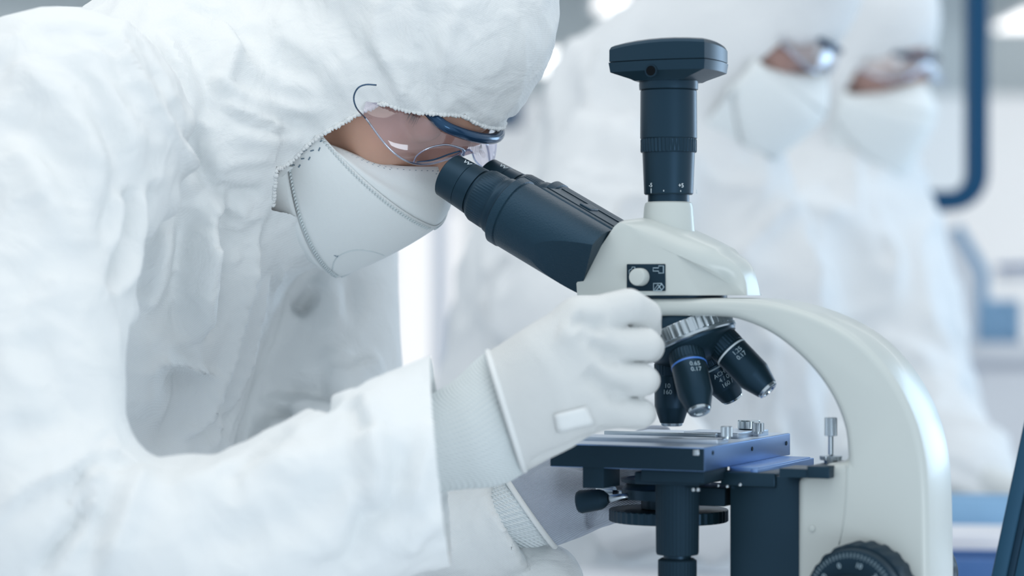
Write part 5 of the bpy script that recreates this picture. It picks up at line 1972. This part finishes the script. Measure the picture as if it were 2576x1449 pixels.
def ceiling_lamp(u, v, w_, l_, label):
    D = (CEIL - 0.02 - CAMZ) / ((724.5 - v) * K)
    p = P(u, v, D)
    t = empty('ceiling_light', (p[0], p[1], CEIL))
    tag(t, label, 'light', 'flat panel lights in the ceiling')
    box('light_frame', (-w_ / 2 - 0.03, -l_ / 2 - 0.03, -0.025), (w_ / 2 + 0.03, l_ / 2 + 0.03, 0), M['wall'], t)
    box('diffuser', (-w_ / 2, -l_ / 2, -0.035), (w_ / 2, l_ / 2, -0.024), M['lamp'], t)


ceiling_lamp(1318, 153, 0.50, 1.1, 'bright ceiling light panel just right of the foreground white hood')
ceiling_lamp(1575, 6, 0.26, 0.5, 'bright ceiling light panel at the top edge above the standing colleague')
ceiling_lamp(2622, 45, 0.30, 0.8, 'bright ceiling light panel seen beyond the dark framed glass screen')

# tall lit window in the back wall
wb = struct(box('window_1', (P(985, 0, 16.7)[0], BACK_Y - 0.02, 0.55), (P(1165, 0, 16.7)[0], BACK_Y - 0.004, 1.75), M['daylight']))

# free-standing glass screen with a dark gasket frame
DS = 4.4
fx1, fz0 = P(2456, 0, DS)[0], P(0, 506, DS)[2]
fx0, fz1 = P(1790, 0, DS)[0], 2.2
sy_ = CAMY + DS
scr = empty('glass_screen', (fx1, sy_, 0))
tag(scr, 'clear glass screen in a dark blue frame with rounded corners', 'screen')
rad_ = 0.05
loop = []
for cx, cz, a0_ in ((fx1 - rad_, fz0 + rad_, -90), (fx1 - rad_, fz1 - rad_, 0), (fx0 + rad_, fz1 - rad_, 90), (fx0 + rad_, fz0 + rad_, 180)):
    for k in range(9):
        a = math.radians(a0_ + 90 * k / 8)
        loop.append((cx + rad_ * math.cos(a) - fx1, cz + rad_ * math.sin(a)))
hw = 0.0185
outr = [(x, z) for x, z in loop]
vs, fs = [], []
nl = len(loop)
cxm, czm = (fx0 - fx1) / 2, (fz0 + fz1) / 2
for i, (x, z) in enumerate(loop):
    a_, b_ = loop[i - 1], loop[(i + 1) % nl]
    tx_, tz_ = b_[0] - a_[0], b_[1] - a_[1]
    l_ = math.hypot(tx_, tz_)
    nx_, nz_ = tz_ / l_, -tx_ / l_
    for s_, y_ in ((hw, -0.02), (hw, 0.02), (-hw, 0.02), (-hw, -0.02)):
        vs.append((x + nx_ * s_, y_, z + nz_ * s_))
for i in range(nl):
    j = (i + 1) % nl
    for k in range(4):
        k2 = (k + 1) % 4
        fs.append((i * 4 + k, i * 4 + k2, j * 4 + k2, j * 4 + k))
mesh_obj('gasket_frame', vs, fs, M['frame'], scr, True, 40)
box('glass_pane', (fx0 - fx1 + 0.01, -0.003, fz0 + 0.01), (-0.01, 0.003, fz1 - 0.01), M['glass'], scr)
for x_ in (fx0 - fx1 + 0.06, -0.10):
    box('support_post', (x_ - 0.02, -0.018, 0), (x_ + 0.02, 0.018, fz0 - 0.01), M['bench_grey'], scr, 0.004)
    box('post_foot', (x_ - 0.05, -0.25, 0), (x_ + 0.05, 0.25, 0.02), M['bench_grey'], scr, 0.004)

# dark-edged screen on the far left of the colleague
DM = 6.5
mx0, mx1, mz = P(900, 0, DM)[0], P(1312, 0, DM)[0], P(0, 308, DM)[2]
mon = empty('monitor', (mx1, CAMY + DM, 0))
tag(mon, 'dark edged monitor on a stand partly hidden behind the foreground hood', 'monitor')
box('monitor_bezel', (mx0 - mx1, 0, mz - 0.012), (0, 0.04, mz + 0.52), M['frame'], mon, 0.01)
box('display', (mx0 - mx1 + 0.03, -0.002, mz + 0.03), (-0.03, 0.002, mz + 0.49), M['bench_grey'], mon)
box('stand_pole', ((mx0 - mx1) / 2 - 0.02, 0.005, 0.02), ((mx0 - mx1) / 2 + 0.02, 0.035, mz), M['bench_grey'], mon)
box('stand_foot', ((mx0 - mx1) / 2 - 0.2, -0.2, 0), ((mx0 - mx1) / 2 + 0.2, 0.24, 0.02), M['bench_grey'], mon, 0.004)

# rear bench with instruments on the right
DBn = 5.6
bz = P(0, 866, DBn)[2]
bx_ = P(2418, 0, DBn)[0]
bench = empty('lab_bench', (bx_ + 0.8, CAMY + DBn + 0.35, 0))
tag(bench, 'white laboratory bench with pale cabinet front behind the standing colleagues', 'bench')
box('worktop', (-0.82, -0.37, bz - 0.04), (1.4, 0.40, bz), M['bench'], bench, 0.005)
box('cabinet_body', (-0.78, -0.32, 0.08), (1.36, 0.38, bz - 0.04), M['bench_grey'], bench, 0.004)
for k in range(3):
    dr_ = box('cabinet_door', (-0.76 + 0.7 * k, -0.34, 0.12), (-0.10 + 0.7 * k, -0.32, bz - 0.06), M['bench'], bench, 0.003)
    box('handle', (-0.18 + 0.7 * k, -0.36, bz - 0.30), (-0.165 + 0.7 * k, -0.34, bz - 0.16), M['steel'], dr_, 0.003)
box('plinth', (-0.76, -0.29, 0), (1.34, 0.36, 0.08), M['bench_grey'], bench)


def on_bench(u, D):
    return (P(u, 0, D)[0], CAMY + D, bz)


bxo = empty('storage_box', on_bench(2482, DBn + 0.28))
tag(bxo, 'pale blue open storage box on the white rear bench', 'box')
wd2 = 62 * K * (DBn + 0.28)
hh2 = 110 * K * DBn
box('box_back', (-wd2, 0.10, 0), (wd2, 0.11, hh2), M['blue_box'], bxo, 0.003)
box('box_front', (-wd2, -0.11, 0), (wd2, -0.10, hh2), M['blue_box'], bxo, 0.003)
box('box_side', (-wd2, -0.10, 0), (-wd2 + 0.01, 0.10, hh2), M['blue_box'], bxo, 0.002)
box('box_side', (wd2 - 0.01, -0.10, 0), (wd2, 0.10, hh2), M['blue_box'], bxo, 0.002)
box('box_floor', (-wd2 + 0.01, -0.10, 0), (wd2 - 0.01, 0.10, 0.01), M['blue_box'], bxo)
ins = empty('analyser', on_bench(2405, DBn + 0.02))
tag(ins, 'white bench analyser with a slanted blue grey edge on the rear bench', 'instrument')
kk = K * DBn
pr_ = [(-0.12, 0.0), (30 * kk, 0.0), (34 * kk, 180 * kk), (24 * kk, 200 * kk), (-30 * kk, 290 * kk), (-0.12, 300 * kk)]
prism('analyser_body', pr_, -0.16, 0.14, M['bench'], ins, 0.012)
tube('edge_trim', [(x, -0.165, z) for x, z in [(31 * kk, 0.01), (36 * kk, 178 * kk), (26 * kk, 200 * kk), (-30 * kk, 292 * kk)]], 0.011, M['blue_box'], ins, 10)
tray = empty('dark_tray', on_bench(2590, DBn + 0.2))
tag(tray, 'dark blue flat tray on a raised white shelf above the rear bench', 'tray')
th_ = 190 * kk
box('tray_body', (-65 * kk, -0.12, th_), (0.3, 0.12, th_ + 14 * kk), M['deep_blue'], tray, 0.006)
box('shelf_board', (-60 * kk, -0.15, th_ - 0.03), (0.42, 0.15, th_ - 0.001), M['bench'], tray, 0.003)
box('shelf_support', (0.06, 0.08, 0), (0.08, 0.14, th_ - 0.03), M['bench'], tray, 0.002)
box('shelf_support', (0.36, 0.08, 0), (0.38, 0.14, th_ - 0.03), M['bench'], tray, 0.002)

# colleagues' table with blue trays
t2 = empty('rear_table', (0.75, CAMY + 2.62, 0))
tag(t2, 'white table in front of the two standing colleagues', 'table')
tz = 0.90
box('table_top', (-0.75, -0.20, tz - 0.03), (0.75, 0.16, tz), M['bench'], t2, 0.004)
for sx in (-0.70, 0.70):
    for sy in (-0.16, 0.12):
        box('table_leg', (sx - 0.02, sy - 0.02, 0), (sx + 0.02, sy + 0.02, tz - 0.03), M['bench_grey'], t2, 0.003)


def crate(u, D, w_, d_, h_, m, label, name='sample_tray', cat='tray'):
    p = P(u, 0, D)
    t = empty(name, (p[0], p[1], tz), math.radians(-8))
    tag(t, label, cat)
    box('tray_floor', (-w_, -d_, 0), (w_, d_, 0.008), m, t, 0.002)
    for nm, lo_, hi_ in (('tray_wall', (-w_, -d_, 0.008), (w_, -d_ + 0.006, h_)), ('tray_wall', (-w_, d_ - 0.006, 0.008), (w_, d_, h_)), ('tray_wall', (-w_, -d_ + 0.006, 0.008), (-w_ + 0.006, d_ - 0.006, h_)), ('tray_wall', (w_ - 0.006, -d_ + 0.006, 0.008), (w_, d_ - 0.006, h_))):
        box(nm, lo_, hi_, m, t, 0.002)
    return t


crate(2440, 2.50, 0.055, 0.045, 0.045, M['deep_blue'], 'deep blue sample tray on the white table, lowest at the picture bottom')
crate(2442, 2.625, 0.070, 0.050, 0.058, M['bench'], 'white sample tray on the white table between two blue ones')
crate(2445, 2.735, 0.065, 0.030, 0.085, M['blue_box'], 'mid blue sample tray standing behind the white one on the table')

# near work table, out of frame, carrying the microscope
wt = empty('work_table', (0.1, 0.25, 0))
tag(wt, 'white work table carrying the microscope', 'table')
box('table_top', (-0.27, -0.47, TABLE_Z - 0.035), (0.95, 0.33, TABLE_Z), M['bench'], wt, 0.004)
for sx in (-0.23, 0.90):
    for sy in (-0.42, 0.28):
        box('table_leg', (sx - 0.02, sy - 0.02, 0), (sx + 0.02, sy + 0.02, TABLE_Z - 0.035), M['bench_grey'], wt, 0.003)

# laptop at the right edge, its lid leaning back
DL = 1.92
l0 = P(2493, 1449, DL)
l1 = P(2578, 1050, DL)
ld = (l1 - l0) / (l1[2] - l0[2])
lbz = TABLE_Z + 0.022
lb0 = l0 + ld * (lbz - l0[2])
lap = empty('laptop', (lb0[0], lb0[1], TABLE_Z))
tag(lap, 'dark slate laptop standing open at the right edge of the table', 'laptop')
top = l0 + ld * (lbz + 0.27 - l0[2]) - lb0
# lid: a thin slab seen nearly edge-on; its long edge leans away to the right
s1_ = Vector((top[0], 0.0, top[2]))
th1 = Vector((0.0118, -0.0025, 0))
wdt = Vector((0.10, 0.30, 0.0))


def slab(name, o0, a, b, c, m, parent, bevel=0.001):
    vs = [Vector(o0) + a * i + b * j + c * k for i in (0, 1) for j in (0, 1) for k in (0, 1)]
    fc = [(0, 1, 3, 2), (4, 6, 7, 5), (0, 4, 5, 1), (2, 3, 7, 6), (0, 2, 6, 4), (1, 5, 7, 3)]
    o = mesh_obj(name, vs, fc, m, parent, True, 0)
    return add_bevel(o, bevel, 2)


lid = slab('lid', (0, 0, 0.022), s1_, wdt, th1, M['laptop'], lap, 0.002)
slab('bezel_gasket', Vector((0, 0, 0.022)) + th1 + wdt * 0.006, s1_, wdt * 0.98, th1 * 0.5, M['laptop_dark'], lid, 0.0006)
slab('display_frame', Vector((0, 0, 0.022)) + th1 * 1.5 + wdt * 0.0, s1_ * 0.99, wdt, th1 * 1.2, M['laptop'], lid, 0.001)
slab('keyboard_base', (0.004, 0.0, 0.0), Vector((0.20, -0.06, 0)), wdt, Vector((0, 0, 0.018)), M['laptop'], lap, 0.003)
slab('hinge', (0.0, 0.02, 0.012), Vector((0.02, 0, 0)), wdt * 0.85, Vector((0, 0, 0.014)), M['laptop_dark'], lap, 0.002)


# ================================================================== light and camera
def area(name, loc, target, size, sizey, power, color):
    l = bpy.data.lights.new(name, 'AREA')
    l.shape = 'RECTANGLE'
    l.size, l.size_y = size, sizey
    l.energy = power
    l.color = color
    o = bpy.data.objects.new(name, l)
    COL.objects.link(o)
    o.location = loc
    o.rotation_euler = (Vector(target) - Vector(loc)).to_track_quat('-Z', 'Y').to_euler()
    return o


w = bpy.data.worlds.new('world')
scene.world = w
w.use_nodes = True
w.node_tree.nodes['Background'].inputs['Color'].default_value = (0.85, 0.93, 1.0, 1)
w.node_tree.nodes['Background'].inputs['Strength'].default_value = 0.93
area('ceiling_lamp_light', (-0.3, -0.3, 2.5), (-0.2, 0.1, 1.1), 1.8, 1.2, 9.5, (1.0, 0.94, 0.86))
area('ceiling_lamp_light', (0.4, 1.6, 2.5), (0.4, 1.6, 0), 2.2, 1.0, 6, (1.0, 0.98, 0.95))
area('side_blue_light', (2.1, 2.0, 1.5), (0.1, 0, 1.15), 0.9, 1.0, 15, (0.54, 0.77, 1.0))  # unseen bluish source at the right rear, gives the blue rims
area('front_fill_light', (0.9, -1.9, 0.75), (-0.25, 0.2, 1.1), 0.9, 0.6, 10, (0.84, 0.93, 1.0))  # added fill from behind the camera, lifts the shaded chest
for xx, yy in ((-4.3, 11.0), (4.9, 11.0)):
    area('hall_fill_light', (xx, yy, CEIL - 0.15), (0.6, BACK_Y, 0.7), 1.6, 0.6, 115, (1.0, 0.98, 0.95))  # added out of view on both sides to brighten the back wall
area('hall_fill_light', (1.5, 4.6, CEIL - 0.08), (1.5, 5.0, 0), 3.5, 0.8, 40, (1.0, 0.98, 0.95))  # added overhead fill for the far room, above the view

cam = bpy.data.cameras.new('camera')
co = bpy.data.objects.new('camera', cam)
COL.objects.link(co)
co.location = (0, CAMY, CAMZ)
co.rotation_euler = (math.pi / 2, 0, 0)
cam.lens = LENS
cam.sensor_width = 36
cam.clip_start = 0.05
cam.dof.use_dof = True
cam.dof.focus_distance = 1.80
cam.dof.aperture_fstop = 3.5
cam.dof.aperture_blades = 9
scene.camera = co
vs_ = scene.view_settings
vs_.view_transform = 'Standard'
vs_.look = 'None'
vs_.exposure = 0.06
vs_.gamma = 1.0
vs_.use_curve_mapping = False
try:
    scene.cycles.use_denoising = True
    scene.cycles.max_bounces = 8
    scene.cycles.transparent_max_bounces = 16
    scene.cycles.caustics_reflective = False
    scene.cycles.caustics_refractive = False
    scene.cycles.sample_clamp_indirect = 4
except Exception:
    pass
